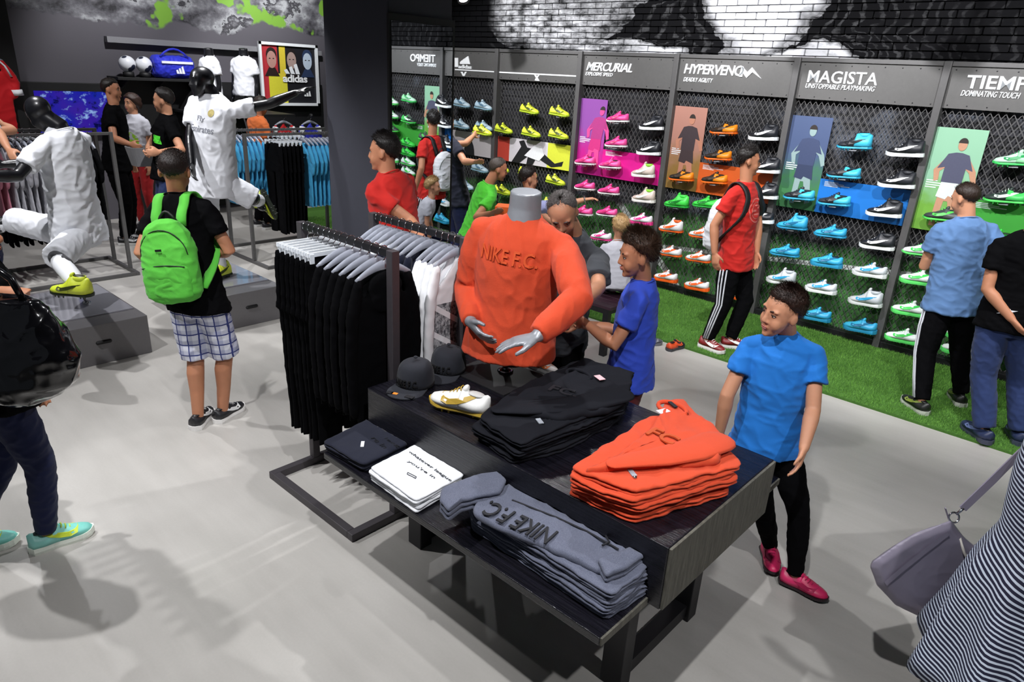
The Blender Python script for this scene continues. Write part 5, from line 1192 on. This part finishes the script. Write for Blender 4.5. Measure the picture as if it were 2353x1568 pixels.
m1, A1 = figure('mannequin', 'black mannequin in white football kit lunging forward on a plinth', 'mannequin', 1.82, 5.05, (180, 522, .04), (148, 302, .0), (92, 262, -.02), 282, 285, 280,
    armL=((40, 405, 'n'), (-60, 405, 'n')), armR=((60, 400, 'f'), (-30, 380, 'f')), legR=((180, 654), 275, .5, ZP+.1), legL=(at_d(-150, 560, 4.85), 275, 1.3), skin=M_BLACKMAN, top=C_JERSEY, bottom=(C_JERSEY, 'shorts'), shoes=('sock', NEON), hairc=None, face=False, vox=.008, ground=ZP+.012-.0, dark=True, tilt=30, sleeve=.68, topnz=(.012, (6, 6, 7)), sock=(C_WHITE, .82), build=1.05)
p = at_z(200, 700, ZP); part('support_rod', MB().tube([(p.x, p.y, ZP+.012), A1['knR'].lerp(A1['anR'], .2)+Vector((.04, .0, 0))], .008, 8).lathe([(.03, 0), (.028, .01), (.01, .016)], (p.x, p.y, ZP+.012), 14), M_CHROME, m1, True)
_t = (Vector((0, 0, -1))*.9+RH*.42).normalized(); _u = (-RH*.9-Vector((0, 0, 1))*.42).normalized(); FOOT2 = Matrix((_t, _u.cross(_t), _u)).transposed()
m2, A2 = figure('mannequin', 'black mannequin in white jersey with one arm stretched out', 'mannequin', 1.82, 5.93, (492, 408, .0), (492, 222, .0), (462, 188, -.05), 196, 225, 195,
    armL=((625, 238, 'n'), (692, 208, 'n')), armR=((438, 318, 'n'), (442, 380, 'n')), legL=(at_d(598, 462, 6.25), 150, 2.4), legR=(Vector((-5.85, 2.68, ZP+.105)), 200, .2), skin=M_BLACKMAN, top=C_JERSEY, bottom=(C_JERSEY, 'shorts'), shoes=('sock', NEON), hairc=None, face=False, vox=.008, ground=ZP+.012, dark=True, sleeve=.62, hands=('flat', 'rel'), footM={'L': FOOT2}, topnz=(.010, (7, 7, 4)), sock=(C_WHITE, .8), hem=.22, build=1.05)
o = child(m2, 'top'); mp = plain('grey_jersey_print', '8d909a', .6)
me = text_fit('Emirates', .21, .055, .001, .1, .01); me.transform(Matrix.Translation((-.105, 0, 0))); print_on(o, me, chest_frame(A2, .56), mp, m2, 'lettering')
me = text_fit('Fly', .07, .05, .001, .1, .01); me.transform(Matrix.Translation((-.035, 0, 0))); print_on(o, me, chest_frame(A2, .68), mp, m2, 'lettering')
print_on(o, flat_mesh([(cos(2*pi*k/14)*.022, sin(2*pi*k/14)*.03) for k in range(14)]), chest_frame(A2, .80, .075), plain('gold_crest', 'b8a860', .5), m2, 'crest')
# ------------------------------------------------------------------ more people
p14, S14 = figure('person', 'teenager in red t-shirt walking past the slate pillar', 'person', 1.72, 4.40, (925, 590, .0), (893, 405, .0), (880, 352, .0), 300, 275, 300, armL=((945, 510, 'n'), (975, 560, 'n')), skin=SK2, top=C_REDT, bottom=(C_DJEAN, 'jeans'), shoes=('runner', BLKSH), hairc=('120d0c', 'short', 2500), vox=.007)
p15, S15 = figure('person', 'man with cropped hair in light green t-shirt bending towards the shoe wall', 'person', 1.74, 7.2, (1085, 545, .05), (1120, 428, .0), (1146, 390, .0), 70, 80, 70, armR=((1095, 500, 'n'), (1130, 490, 'n')), ground=.018, skin=SK2, top=C_LGREEN, bottom=(C_DJEAN, 'jeans'), shoes=('runner', BLKSH), hairc=('4a423c', 'buzz', 1500), vox=.008, tilt=10)
p16, S16 = figure('person', 'man in lavender t-shirt pointing at a boot on the wall', 'person', 1.70, 7.05, (1205, 575, .05), (1218, 452, .0), (1216, 412, .0), 75, 75, 75, armR=((1320, 470, 'n'), (1372, 452, 'n'), (1390, 452, 'n')), armL=((1275, 520, 'f'), (1320, 540, 'f')), ground=.018, skin=SK1, top=C_LAV, bottom=(C_DJEAN, 'jeans'), shoes=('runner', BLKSH), hairc=('1c1512', 'short', 1500), vox=.008, hands=('rel', 'point'))
part('wristwatch', MB().tube([S16['wrR']+(S16['hdR'].orthogonal().normalized()*cos(a)+S16['hdR'].cross(S16['hdR'].orthogonal().normalized())*sin(a))*.031 for a in [2*pi*k/16 for k in range(17)]], .008, 8, False), M_CHROME, p16, True)
p17, S17 = figure('person', 'person in navy top reaching for a yellow boot beside the mirror', 'person', 1.68, 7.85, (1048, 450, .0), (1030, 320, .0), (1026, 282, .0), 60, 60, 60, armR=((1068, 372, 'n'), (1092, 372, 'n')), armL=((1070, 330, 'f'), (1088, 312, 'f')), ground=.018, skin=SK1, top=C_NAVY, bottom=(C_DJEAN, 'jeans'), shoes=('runner', BLKSH), hairc=('2a1e18', 'long', 0), vox=.009)
_h = S17['wrL']+S17['hdL']*.15; shoe('football_boot', 'yellow boot held up by the person in navy beside the mirror', 'boot', YL, _h+Vector((.09, -.02, -.045)), (0, radians(4), 0), 'shoe')
# bench with the child
bn = thing('bench', 'low dark slatted bench on the edge of the turf', 'bench', (-3.5, 4.68, 0)); mw = plain('plum_stained_slat', '3a1f2e', .5)
for k in range(5): part('slat', MB().b2((-4.25, 4.46+.086*k, .405), (-2.93, 4.536+.086*k, .43)), mw, bn, bev=.004)
part('bench_frame', MB().b2((-4.23, 4.465, .365), (-2.95, 4.88, .4045)), M_BLACKMETAL, bn)
for x in (-4.2, -2.98):
    for y in (4.49, 4.85): part('leg', MB().b2((x-.025, y-.025, 0), (x+.025, y+.025, .366)), M_BLACKMETAL, bn)
ps = at_z(1412, 655, .52)
p18, S18 = figure('person', 'small fair-haired child in light grey top sitting on the bench facing the wall', 'person', 1.20, 5.75, Vector((ps.x, ps.y, .55)), (1418, 562, .02), (1424, 522, .05), -5, -5, -5, legL=(Vector((ps.x-.12, ps.y+.42, .10)), -5, 2.6), legR=(Vector((ps.x+.04, ps.y+.46, .10)), -5, 2.6), skin=SK1, top=C_LGREY, bottom=(C_DJEAN, 'slim'), shoes=('runner', ('b8b8bc','b8b8bc','e8e8e8','e84a8a','333333')), hairc=('a5855a', 'curly', 1800), vox=.007, hem=.22)
for px, py, cols, yaw, lab in ((1538, 803, ('1f2026','e0532a','3a3a40','e0532a','22140e'), 80, 'small black and orange trainer left on the floor by the turf edge'), (1500, 800, ('55585e','4a4d54','6e7178','8a8d94','1a1a1c'), 60, 'small grey trainer left on the floor behind the boy in royal blue')):
    p = at_z(px, py, 0); shoe('running_shoe', lab, 'runner', cols, (p.x+(.03 if yaw > 70 else -.05), p.y+.05, 0), (0, 0, radians(yaw)), 'shoe', scale=.75)
bx = at_z(1145, 480, .95); bx2 = single('shoebox', MB().box((S15['wrR'].x+.12, S15['wrR'].y+.15, S15['wrR'].z+.02), (.30, .19, .11), .6), plain('orange_card', 'e2621c', .6), 'orange shoebox held by the man in light green', 'box', bev=.003)
# staff group far left
p11, S11 = figure('person', 'shop assistant in black polo reaching into a basket', 'person', 1.78, 8.1, (268, 372, .0), (262, 248, .0), (258, 208, .03), 75, 80, 75, armR=((262, 318, 'n'), (300, 332, 'n')), skin=SK2, top=C_BLK, bottom=(C_BLK, 'trousers'), shoes=('runner', BLKSH), hairc=('1c1512', 'short', 0), vox=.010)
p12, S12 = figure('person', 'woman in grey top and red trousers facing the shop assistants', 'person', 1.64, 8.8, (322, 360, .0), (308, 268, .0), (302, 238, -.02), 195, 205, 195, skin=SK1, top=C_LGREY, bottom=(C_REDPANT, 'slim'), shoes=('runner', BLKSH), hairc=('2a1a14', 'long', 0), vox=.010)
print_on(child(p12, 'top'), flat_mesh([(-.10, -.10), (.10, -.10), (.10, .0), (.04, .05), (-.04, .05), (-.10, 0)]), chest_frame(S12, .5), plain('lime_print', '8fbf2a', .7), p12, 'lime_print')
p13, S13 = figure('person', 'dark-haired shop assistant in black t-shirt with a green badge', 'person', 1.80, 7.4, (385, 395, .0), (385, 268, .0), (374, 232, -.02), 235, 262, 235, armL=((418, 345, 'n'), (365, 350, 'n')), armR=((345, 335, 'f'), (340, 350, 'n')), skin=SK1, top=C_BLK, bottom=(C_JEAN, 'jeans'), shoes=('runner', BLKSH), hairc=('140f0e', 'short', 0), vox=.010)
print_on(child(p13, 'top'), flat_mesh([(-.045, -.04), (.045, -.04), (.045, .04), (-.045, .04)]), chest_frame(S13, .58, .10), plain('green_badge', '52d23a', .5, emit=.2), p13, 'green_badge')
w = S11['wrR']; t = thing('mesh_basket', 'grey mesh shopping basket held between the shop assistants', 'basket', w+Vector((.05, .1, -.22))); c = w+Vector((.06, .12, -.12))
part('basket_body', MB().loft([[c+Vector((math.copysign(abs(cos(2*pi*k/20))**.4, cos(2*pi*k/20))*r, math.copysign(abs(sin(2*pi*k/20))**.4, sin(2*pi*k/20))*r*1.4, z)) for k in range(20)] for r, z in ((.10, -.10), (.13, .10), (.12, .10), (.09, -.09))]), plain('grey_net', '8f8f92', .8), t)
p10, S10 = figure('person', 'shopper with wristwatch holding up a grey top behind the lunging mannequin', 'person', 1.72, 5.7, (-72, 480, .0), (-72, 290, .0), (-72, 236, .0), 80, 80, 80, armR=((-5, 300, 'n'), (20, 345, 'n')), armL=((30, 300, 'f'), (5, 285, 'f')), skin=SK1, top=C_LGREY, bottom=(C_DJEAN, 'jeans'), hairc=('241811', 'short', 0), vox=.010, shoes=('runner', BLKSH))
pO, SO = figure('person', 'person in orange t-shirt with a dark strap across the back by the jersey rack', 'person', 1.72, 9.3, (592, 345, .0), (592, 270, .0), (600, 245, .03), 40, 40, 40, skin=SK2, top=C_ORG2, bottom=(C_BLK, 'trousers'), shoes=('runner', BLKSH), hairc=('241811', 'short', 0), vox=.010, tilt=20)
part('bag_strap', MB().tube([SO['hp'].lerp(SO['nk'], u)-SO['fw']*.135+SO['lt']*(.14-.28*u) for u in (0, .25, .5, .75, .95)], .012, 6), M_BLACK, pO, True)
# woman at the left edge with a black bag
p9, S9 = figure('person', 'woman in dark skinny jeans and mint trainers carrying a glossy black bag', 'person', 1.66, 2.57, (8, 880, .0), (-48, 610, .0), (-62, 540, .0), 60, 60, 60, armR=((58, 682, 'n'), (15, 725, 'f')), legR=((106, 1222), 48, .1), legL=((-75, 1235), 60, .1), skin=SK2, top=C_BLK, bottom=(C_DJEAN, 'slim'), shoes=('runner', ('7fd0c4','8fd6cc','e9f0e4','c9dc3e','2a3a38')), hairc=('2a1a14', 'long', 0), vox=.006, sleeve=.3)
M_VINYL = plain('glossy_black_vinyl', '0a0a0d', .16, coat=.6)
c = at_d(62, 812, 2.23); t = thing('shopping_bag', 'large glossy black bag hanging from the arm of the woman in jeans', 'bag', c-Vector((0, 0, .2))); X = RH; Y = FH
m = MB(); rings = []
for z, w_, d_, ox in ((.20, .13, .05, -.05), (.12, .16, .08, -.03), (.0, .185, .11, .0), (-.10, .175, .12, -.02), (-.165, .12, .10, -.05), (-.19, .05, .05, -.06)):
    rings.append([c+X*(ox+w_*cos(2*pi*k/26))+Y*(d_*sin(2*pi*k/26))+Vector((0, 0, z)) for k in range(26)])
m.loft(rings); part('bag_body', fuse(m, .008, 2, (.008, (8, 8, 6))), M_VINYL, t)
part('bag_handle', MB().tube([c+X*x+Vector((0, 0, z)) for x, z in ((-.12, .19), (-.10, .27), (-.05, .31), (0, .27), (.03, .19))], .012, 8), M_VINYL, t, True)
# woman in the striped dress with a lavender bag
def m_stripes():
    t = NT('navy_white_stripes'); v = t.pos(); X, Y, Z = t.xyz(v); n = t.noise(v, 3.5, 3, .5); h = t.math('ADD', t.math('ADD', t.math('MULTIPLY', Z, 1.0), t.math('MULTIPLY', X, .28)), t.math('MULTIPLY', n, .06))
    s_ = t.math('SINE', t.math('MULTIPLY', h, 2*pi/.0155)); t.col(t.mix(t.ramp(t.math('MULTIPLY_ADD', s_, .5, .5), [(.55, 0), (.7, 1)]), hexc('10122e'), hexc('b9c3d2'))); t.set(Roughness=.8); return t.m
hp7 = at_d(2412, 1215, 1.75)
p7, S7 = figure('person', 'woman in a navy and white striped dress with a lavender shoulder bag', 'person', 1.66, 1.75, Vector((hp7.x, hp7.y, .88)), Vector((hp7.x+.02, hp7.y, 1.38)), Vector((hp7.x+.02, hp7.y+.03, 1.50)), 300, 300, 300, armR=(Vector((0,0,-1))+facing(30)*.35-facing(300)*.1, Vector((0,0,1))+facing(300)*.45), armL=(Vector((0,0,-1))-facing(30)*.35-facing(300)*.1, Vector((0,0,1))+facing(300)*.45), skin=SK1, top=None, bottom=None, shoes=('runner', BLKSH), hairc=('3a281e', 'long', 0), vox=.008, face=True)
m = MB(); rings = []; c0 = S7['hp']; n = 72
for i in range(22):
    u = i/21; z = 1.36-.96*u; w_ = np.interp(u, [0, .05, .25, .45, .6, .8, 1], [.06, .16, .17, .15, .20, .24, .29]); d_ = w_*.78; fl = .030*max(0, u-.4)/.6
    rings.append([Vector((c0.x, c0.y, z-.03*sin(3*a+1)*max(0, u-.8)*3))+S7['lp']*(cos(a)*(w_+fl*sin(7*a+u*2)))+S7['lp'].cross(Vector((0, 0, 1)))*(sin(a)*(d_+fl*sin(7*a+.6+u*2))) for a in [2*pi*k/n for k in range(n)]])
m.loft(rings); part('dress', m, m_stripes(), p7, True)
M_LAV = plain('lavender_leather', '827c8c', .42, nz=.05, sc=30, bump=.1)
def bag_at(px, py, d=0): return at_d(px, py, 2.08+d)
ol = [(2186,1196),(2140,1212),(2100,1228),(2050,1258),(2005,1290),(2000,1302),(2016,1345),(2058,1390),(2110,1415),(2150,1426),(2180,1414),(2218,1376),(2252,1310),(2268,1248),(2240,1256),(2212,1232)]
m = MB(); F = [bag_at(x, y, -.045) for x, y in ol]; Bk = [bag_at(x, y, .075)+Vector((0, 0, .0)) for x, y in ol]; ctr = sum(F, Vector())/len(F); ctr2 = sum(Bk, Vector())/len(Bk)
rings = [[p.lerp(ctr, .12)-FH*.015 for p in F], F, Bk, [p.lerp(ctr2, .12)+FH*.015 for p in Bk]]; m.loft(rings)
bg = thing('handbag', 'lavender leather shoulder bag hanging beside the striped dress', 'handbag', sum(F, Vector())/len(F)-Vector((0, 0, .15)))
part('bag_body', fuse(m, .006, 2, (.0025, (5, 5, 5))), M_LAV, bg)
part('seam_flap', MB().loft([[bag_at(x, y, -.066), bag_at(x+6, y+9, -.066), bag_at(x+6, y+9, -.050), bag_at(x, y, -.050)] for x, y in ((2176, 1222), (2120, 1265), (2070, 1305), (2032, 1338))]), M_LAV, bg)
rp = bag_at(2192, 1190); part('metal_ring', MB().tube([rp+CR*(cos(a)*.018)+CU*(sin(a)*.018) for a in [2*pi*k/18 for k in range(19)]], .0035, 6, False), M_CHROME, bg, True)
part('clasp', MB().tube([bag_at(2196, 1182), bag_at(2206, 1176), bag_at(2214, 1168)], .005, 8), M_CHROME, bg, True)
P = [bag_at(2212, 1170), bag_at(2280, 1105), bag_at(2350, 1035), S7['shR']+Vector((0, 0, .055))]; m = MB(); rings = []
for i, p in enumerate(P):
    tg = (P[min(i+1, 3)]-P[max(i-1, 0)]).normalized(); xx = tg.cross(CF).normalized(); rings.append([p+xx*.013-CF*.003, p+xx*.013+CF*.003, p-xx*.013+CF*.003, p-xx*.013-CF*.003])
part('strap', m.loft(rings), M_LAV, bg)
part('zip_tab', MB().bar(bag_at(2172, 1168), bag_at(2180, 1194), .008, .003), M_LAV, bg)
part('inner_strap', MB().tube([bag_at(2205, 1236, -.05), bag_at(2215, 1270, -.06), bag_at(2232, 1300, -.06), bag_at(2240, 1318, -.05)], .012, 8, squash=.4), plain('cream_lining', 'cdc8c0', .5), bg, True)
# ------------------------------------------------------------------ the far left wall: screen, shelf, kit, racks
XW = XL+.02
part('black_panel', MB().b2((XL, 3.42, .05), (XL+.04, 6.62, 1.80)), M_BLACK, wall_left)
part('black_column', MB().b2((XL, 1.2, 0), (XL+.35, 2.42, ZC)), M_BLACK, wall_left)
def m_screen():
    t = NT('blue_match_screen'); v = t.pos(); X, Y, Z = t.xyz(v); a = t.noise(t.map(v, (1, 1.2, 1.6)), 6, 4, .6); b = t.noise(v, 2.2, 2)
    c = t.mix(t.ramp(b, [(.4, 0), (.6, 1)]), hexc('1424b0'), hexc('3a1fa8')); c = t.mix(t.ramp(a, [(.58, 0), (.68, 1)]), c, hexc('9fc4ff')); c = t.mix(t.ramp(a, [(.36, 1), (.44, 0)]), c, hexc('050a4a'))
    t.col((0, 0, 0)); t.l(c, t.b.inputs['Emission Color']); t.set(Emission_Strength=.6, Roughness=.2); return t.m
tv = thing('television', 'wide flat screen showing a blue football match on the far wall', 'television', (XL+.06, 2.95, 1.1))
part('casing', MB().b2((XL+.005, 2.46, 1.10), (XL+.07, 3.42, 1.74)), M_BLACK, tv, bev=.006)
part('screen', MB().b2((XL+.07, 2.60, 1.14), (XL+.076, 3.40, 1.64)), m_screen(), tv)
sh = thing('wall_shelf', 'long black wall shelf carrying balls and a blue sports bag', 'shelf', (XL+.2, 4.4, 1.76))
part('shelf_board', MB().b2((XL+.04, 3.45, 1.80), (XL+.42, 4.58, 1.835)), M_BLACK, sh, bev=.003)
for y in (3.6, 4.05, 4.5): part('bracket', MB().prism([(0, 0), (.32, 0), (0, -.14)], frame((XL+.04, y, 1.80), (1, 0, 0), (0, 0, 1)), .02), M_BLACKMETAL, sh)
def m_ball():
    t = NT('white_star_ball'); v = t.pos(True); x = t.n('ShaderNodeTexVoronoi', i_Scale=9.0); t.l(v, x.inputs['Vector']); t.col(t.mix(t.ramp(x.outputs['Distance'], [(.30, 1), (.36, 0)]), hexc('e8eaf0'), hexc('20263c'))); t.set(Roughness=.35); return t.m
MBALL = m_ball()
for k, px in enumerate((293, 331)):
    c = at_x(px, 153, XL+.26); r_ = .100; t = thing('football', 'white football with dark star panels beside the blue sports bag' if k else 'white football with dark star panels at the end of the shelf', 'ball', (c.x, c.y, 1.835), 'footballs on the wall shelf')
    part('ball', MB().ell((c.x, c.y, 1.835+.055+r_), (r_, r_, r_), None, 24, 16), MBALL, t, True)
    part('ring_stand', MB().lathe([(.07, 0), (.065, .06), (.058, .062), (.06, .004)], (c.x, c.y, 1.835), 18), M_BLACK, t, True)
c = at_x(394, 142, XL+.28); t = thing('sports_bag', 'royal blue duffel bag with white stripe and emblem on the wall shelf', 'bag', (c.x, c.y, 1.835)); C_BLUEBAG = cloth('royal_blue_nylon', '2a33c0', .5, 400, .1, .2)
m = MB(); rings = []
for y, k in ((-.255, .72), (-.225, .95), (0, 1.0), (.225, .95), (.255, .72)):
    rings.append([Vector((c.x+math.copysign(abs(cos(2*pi*q/24))**.75, cos(2*pi*q/24))*.13*k, c.y+y, 1.835+.145+math.copysign(abs(sin(2*pi*q/24))**.75, sin(2*pi*q/24))*.145*k)) for q in range(24)])
m.loft(rings); part('bag_body', fuse(m, .01, 3, (.010, (8, 8, 8))), C_BLUEBAG, t)
part('white_stripe', MB().b2((c.x+.105, c.y-.18, 2.02), (c.x+.145, c.y+.22, 2.05)), C_WHITE, t)
for k in range(3): part('emblem_bar', MB().prism([(-.055+.036*k, 0), (-.022+.036*k, 0), (-.04+.036*k, .05+.022*k), (-.062+.036*k, .042+.02*k)], frame((c.x+.142, c.y+.05, 1.90), (0, 1, 0), (0, 0, 1)), .006), C_WHITE, t)
part('handle', MB().tube([(c.x+.10, c.y+y, 2.10+.10*(1-(y/.18)**2)) for y in (-.18, -.12, -.06, 0, .06, .12, .18)], .013, 8), C_BLUEBAG, t, True)
# half torsos in white shirts on the shelf, framed poster
for px, D_, tf in ((480, 9.62, 215), (560, 9.95, 195)):
    hp = at_d(px+4, 205, D_); nk = at_d(px, 128, D_)
    t, S = figure('torso_mannequin', 'black headless torso in white shirt on the shelf, shown from the front' if tf > 200 else 'black headless torso in white shirt on the shelf beside the framed poster', 'mannequin', 1.55, D_, hp, nk, None, tf, None, tf, skin=M_BLACKMAN, top=C_JERSEY, headless=True, legs=False, vox=.011, ground=1.44, hairc=None, face=False, hem=.2)
    part('base_plate', MB().lathe([(.12, 0), (.12, .012), (.03, .02), (.02, hp.z-1.46)], (hp.x, hp.y, 1.44), 18), M_BLACK, t)
sh2 = thing('wall_shelf', 'deep black wall shelf under the two headless torsos', 'shelf', (XL+.3, 4.9, 1.40))
part('shelf_board', MB().b2((XL+.04, 4.20, 1.41), (XL+1.15, 5.45, 1.44)), M_BLACK, sh2)
for y in (4.3, 5.3): part('bracket', MB().prism([(0, 0), (.7, 0), (0, -.25)], frame((XL+.04, y, 1.41), (1, 0, 0), (0, 0, 1)), .02), M_BLACKMETAL, sh2)
ps = thing('framed_poster', 'white framed poster of three faces over red, yellow and black panels', 'poster', (XL+.05, 5.95, 1.5))
y0, y1, z0, z1 = 5.52, 6.50, 1.49, 2.38
for a, b in (((XL+.11, y0, z0), (XL+.15, y1, z0+.04)), ((XL+.11, y0, z1-.04), (XL+.15, y1, z1)), ((XL+.11, y0, z0), (XL+.15, y0+.04, z1)), ((XL+.11, y1-.04, z0), (XL+.15, y1, z1))): part('frame_bar', MB().b2(a, b), plain('white_frame', 'e9edf0', .4), ps)
fy = frame((XL+.115, y0, z0), (0, 1, 0), (0, 0, 1)); pl = lambda nm, poly, col, d: part(nm, MB().prism(poly, Matrix.Translation((d, 0, 0))@fy, .002), plain('poster_'+col, col, .5), ps)
W_, H_ = y1-y0, z1-z0
pl('poster_sheet', rectp(.04, W_-.04, .04, H_-.04), '1a1a20', 0); pl('panel', rectp(.04, .30, .04, H_-.04), 'b8303a', .003); pl('panel', rectp(.14, .44, .04, .46), 'd8d23a', .006); pl('panel', rectp(.33, .43, .40, H_-.04), 'd8c23a', .007)
el = lambda cx, cz, rx, rz: [(cx+rx*cos(2*pi*k/16), cz+rz*sin(2*pi*k/16)) for k in range(16)]
for cx, hue, sk in ((.20, '2a1a18', 'b88a80'), (.53, '1c1616', 'a89088'), (.80, '2a3a5a', 'b9c8d8')):
    pl('printed_hair', el(cx, .715, .085, .105), hue, .009); pl('printed_face', el(cx, .65, .078, .12), sk, .011); pl('printed_shoulders', [(cx-.12, .42), (cx+.12, .42), (cx+.05, .54), (cx-.05, .54)], hue, .010)
    for q in (-1, 1): pl('printed_eye', el(cx+q*.03, .665, .014, .007), '1a1414', .013)
for k in range(3): pl('emblem_bar', [(.42+.085*k, .46), (.49+.085*k, .46), (.46+.085*k-.02, .53+.04*k), (.42+.085*k-.03, .51+.04*k)], 'e8ecf0', .014)
for k in range(3): pl('emblem_bar', [(.72+.04*k, .14), (.755+.04*k, .14), (.74+.04*k, .17+.025*k), (.715+.04*k, .16+.025*k)], 'f0f2f4', .015)
me = text_fit('adidas', .42, .11, .002, 0, .03, .95); me.transform(Matrix.Translation((XL+.135, y0+.36, z0+.34))@frame((0, 0, 0), (0, 1, 0), (0, 0, 1))); part('lettering', me, plain('poster_f0f2f4', 'f0f2f4', .5), ps)
# racks standing along the room
def rack_y(label, xs, y0, y1, h, bx0, bx1, w=.034):
    t = thing('clothes_rack', label, 'clothes rack', ((bx0+bx1)/2, (y0+y1)/2, 0))
    for y in (y0, y1):
        part('base_bar', MB().b2((bx0, y-w/2, 0), (bx1, y+w/2, w)), M_STEEL, t, bev=.003)
        for x in xs: part('upright', MB().b2((x-w/2, y-w/2, w), (x+w/2, y+w/2, h)), M_STEEL, t, bev=.003)
    for x in (bx0+w/2, bx1-w/2): part('base_bar', MB().b2((x-w/2, y0+w/2, 0), (x+w/2, y1-w/2, w)), M_STEEL, t, bev=.003)
    for x in xs: part('rail', MB().b2((x-w*.4, y0+w/2, h-w*.8), (x+w*.4, y1-w/2, h)), M_STEEL, t, bev=.003)
H2 = 1.40; zr2 = H2-.004
rack_y('steel clothes rack with cyan shirts and black trousers behind the slate pillar', (-7.17, -7.68), 3.66, 4.95, H2, -8.0, -6.85)
rack_y('steel clothes rack with pale tops behind the lunging mannequin', (-7.62, -8.06), 1.25, 2.52, H2, -8.25, -7.42)
C_CYAN = cloth('cyan_jersey', '3f9ccb', .75, 700, .08, .15); C_REDJ = cloth('red_jersey', 'c0161e', .7, 700, .08, .15); C_BLUEJ = cloth('blue_jersey', '3238b8', .7); C_PINKT = cloth('pink_top', 'c07a8c', .8); C_DKBLUE = cloth('dark_blue_jersey', '15205e', .8)
q90 = pi/2
tc = [gm(m_, C_CYAN) for m_ in TEES]; tw = [gm(m_, C_LGREY) for m_ in TEES]; tp = gm(TEES[0], C_PINKT); tj = gm(TEES[1], C_REDJ); tblu = gm(TEES[0], C_BLUEJ); tdb = gm(TEES[1], C_DKBLUE); tk = gm(TEES[0], C_BLK)
for k in range(7): hang('hanging_tee', tc[k % 2], None, (-7.68, 3.74+.055*k, zr2), f'cyan jersey, {ordn[k]} from the upright, on the back rail behind the pillar', 'jersey', 'cyan jerseys on the back rail', rz=q90+rr.uniform(-.02, .02))
for k in range(6): hang('hanging_trousers', tb_[k % 2], None, (-7.17, 3.98+.05*k, zr2), f'black trousers, {ordn[k]} from the upright, on the front rail behind the pillar', 'trousers', 'black trousers behind the pillar', True, rz=q90)
for k in range(7): hang('hanging_tee', tc[k % 2], None, (-7.17, 4.34+.055*k, zr2), f'cyan jersey, {ordn[k]} after the trousers, on the front rail behind the pillar', 'jersey', 'cyan jerseys on the front rail', rz=q90+rr.uniform(-.02, .02))
for k in range(4): hang('hanging_tee', tdb, None, (-7.17, 4.74+.05*k, zr2), f'dark blue jersey, {ordn[k]} after the cyan jerseys on the front rail behind the pillar', 'jersey', 'dark blue jerseys on the front rail', rz=q90+rr.uniform(-.02, .02))
for k in range(6): hang('hanging_trousers', tb_[k % 2], None, (-7.68, 4.3+.055*k, zr2), f'black trousers, {ordn[k]} after the cyan jerseys on the back rail behind the pillar', 'trousers', 'black trousers on the back rail', True, rz=q90)
for k in range(7): hang('hanging_tee', tw[k % 2], None, (-7.62, 1.62+.055*k, zr2), f'pale grey top, {ordn[k]} after the pink tops on the rack behind the lunging mannequin', 'top', 'pale tops on the left rack', rz=q90+rr.uniform(-.02, .02))
for k in range(2): hang('hanging_tee', tp, None, (-7.62, 1.50+.055*k, zr2), f'pink top, {ordn[k]} before the pale tops on the rack behind the lunging mannequin', 'top', 'pink tops on the left rack', rz=q90)
for k in range(7): hang('hanging_trousers', tb_[k % 2], None, (-8.06, 1.6+.06*k, zr2), f'black trousers, {ordn[k]} along the back rail behind the lunging mannequin', 'trousers', 'black trousers on the left rack', True, rz=q90)
for k in range(5): hang('hanging_tee', tk, None, (-7.62, 2.08+.06*k, zr2), f'black top, {ordn[k]} after the pale tops on the rack behind the lunging mannequin', 'top', 'black tops on the left rack', rz=q90)
for px, py, me_, lab, col in ((650, 268, tj, 'red and white jersey hanging on the black wall panel', 'red'), (711, 268, tblu, 'blue and white jersey hanging on the black wall panel', 'blue')):
    p = at_x(px, py, XL+.20); t = hang('wall_jersey', me_, None, (p.x, p.y, p.z), lab, 'jersey', None); 
    for q in (-1, 1): part_ = MB().tube([(.006, q*.137, -.15), (.007, q*.174, -.26)], [.040, .042], 12, squash=.8); o = link('white_sleeve', smooth(clean(part_.mesh('white_sleeve'))), C_WHITE, t)
    t.scale = (1.6, 1.0, 1.0)
    link('hook_knob', MB().ell((0.03, 0, .02), (.03, .03, .03)).mesh('knob'), M_CAN, t)
p = at_x(-62, 105, XL+.45); t = hang('wall_jersey', tj, None, (p.x, p.y, p.z+.02), 'long red jersey with white cuffs hanging on the black column', 'jersey', None); t.scale = (1.9, 1.65, 1.25)
for q in (-1, 1): link('white_cuff', smooth(clean(MB().tube([(.004, q*.194, -.37), (.005, q*.199, -.42)], .034, 12).mesh('white_cuff'))), C_WHITE, t); link('shoulder_stripe', smooth(clean(MB().tube([(.018, q*.045, -.085), (.020, q*.11, -.115), (.022, q*.148, -.17), (.024, q*.174, -.26)], .007, 6).mesh('shoulder_stripe'))), C_WHITE, t)
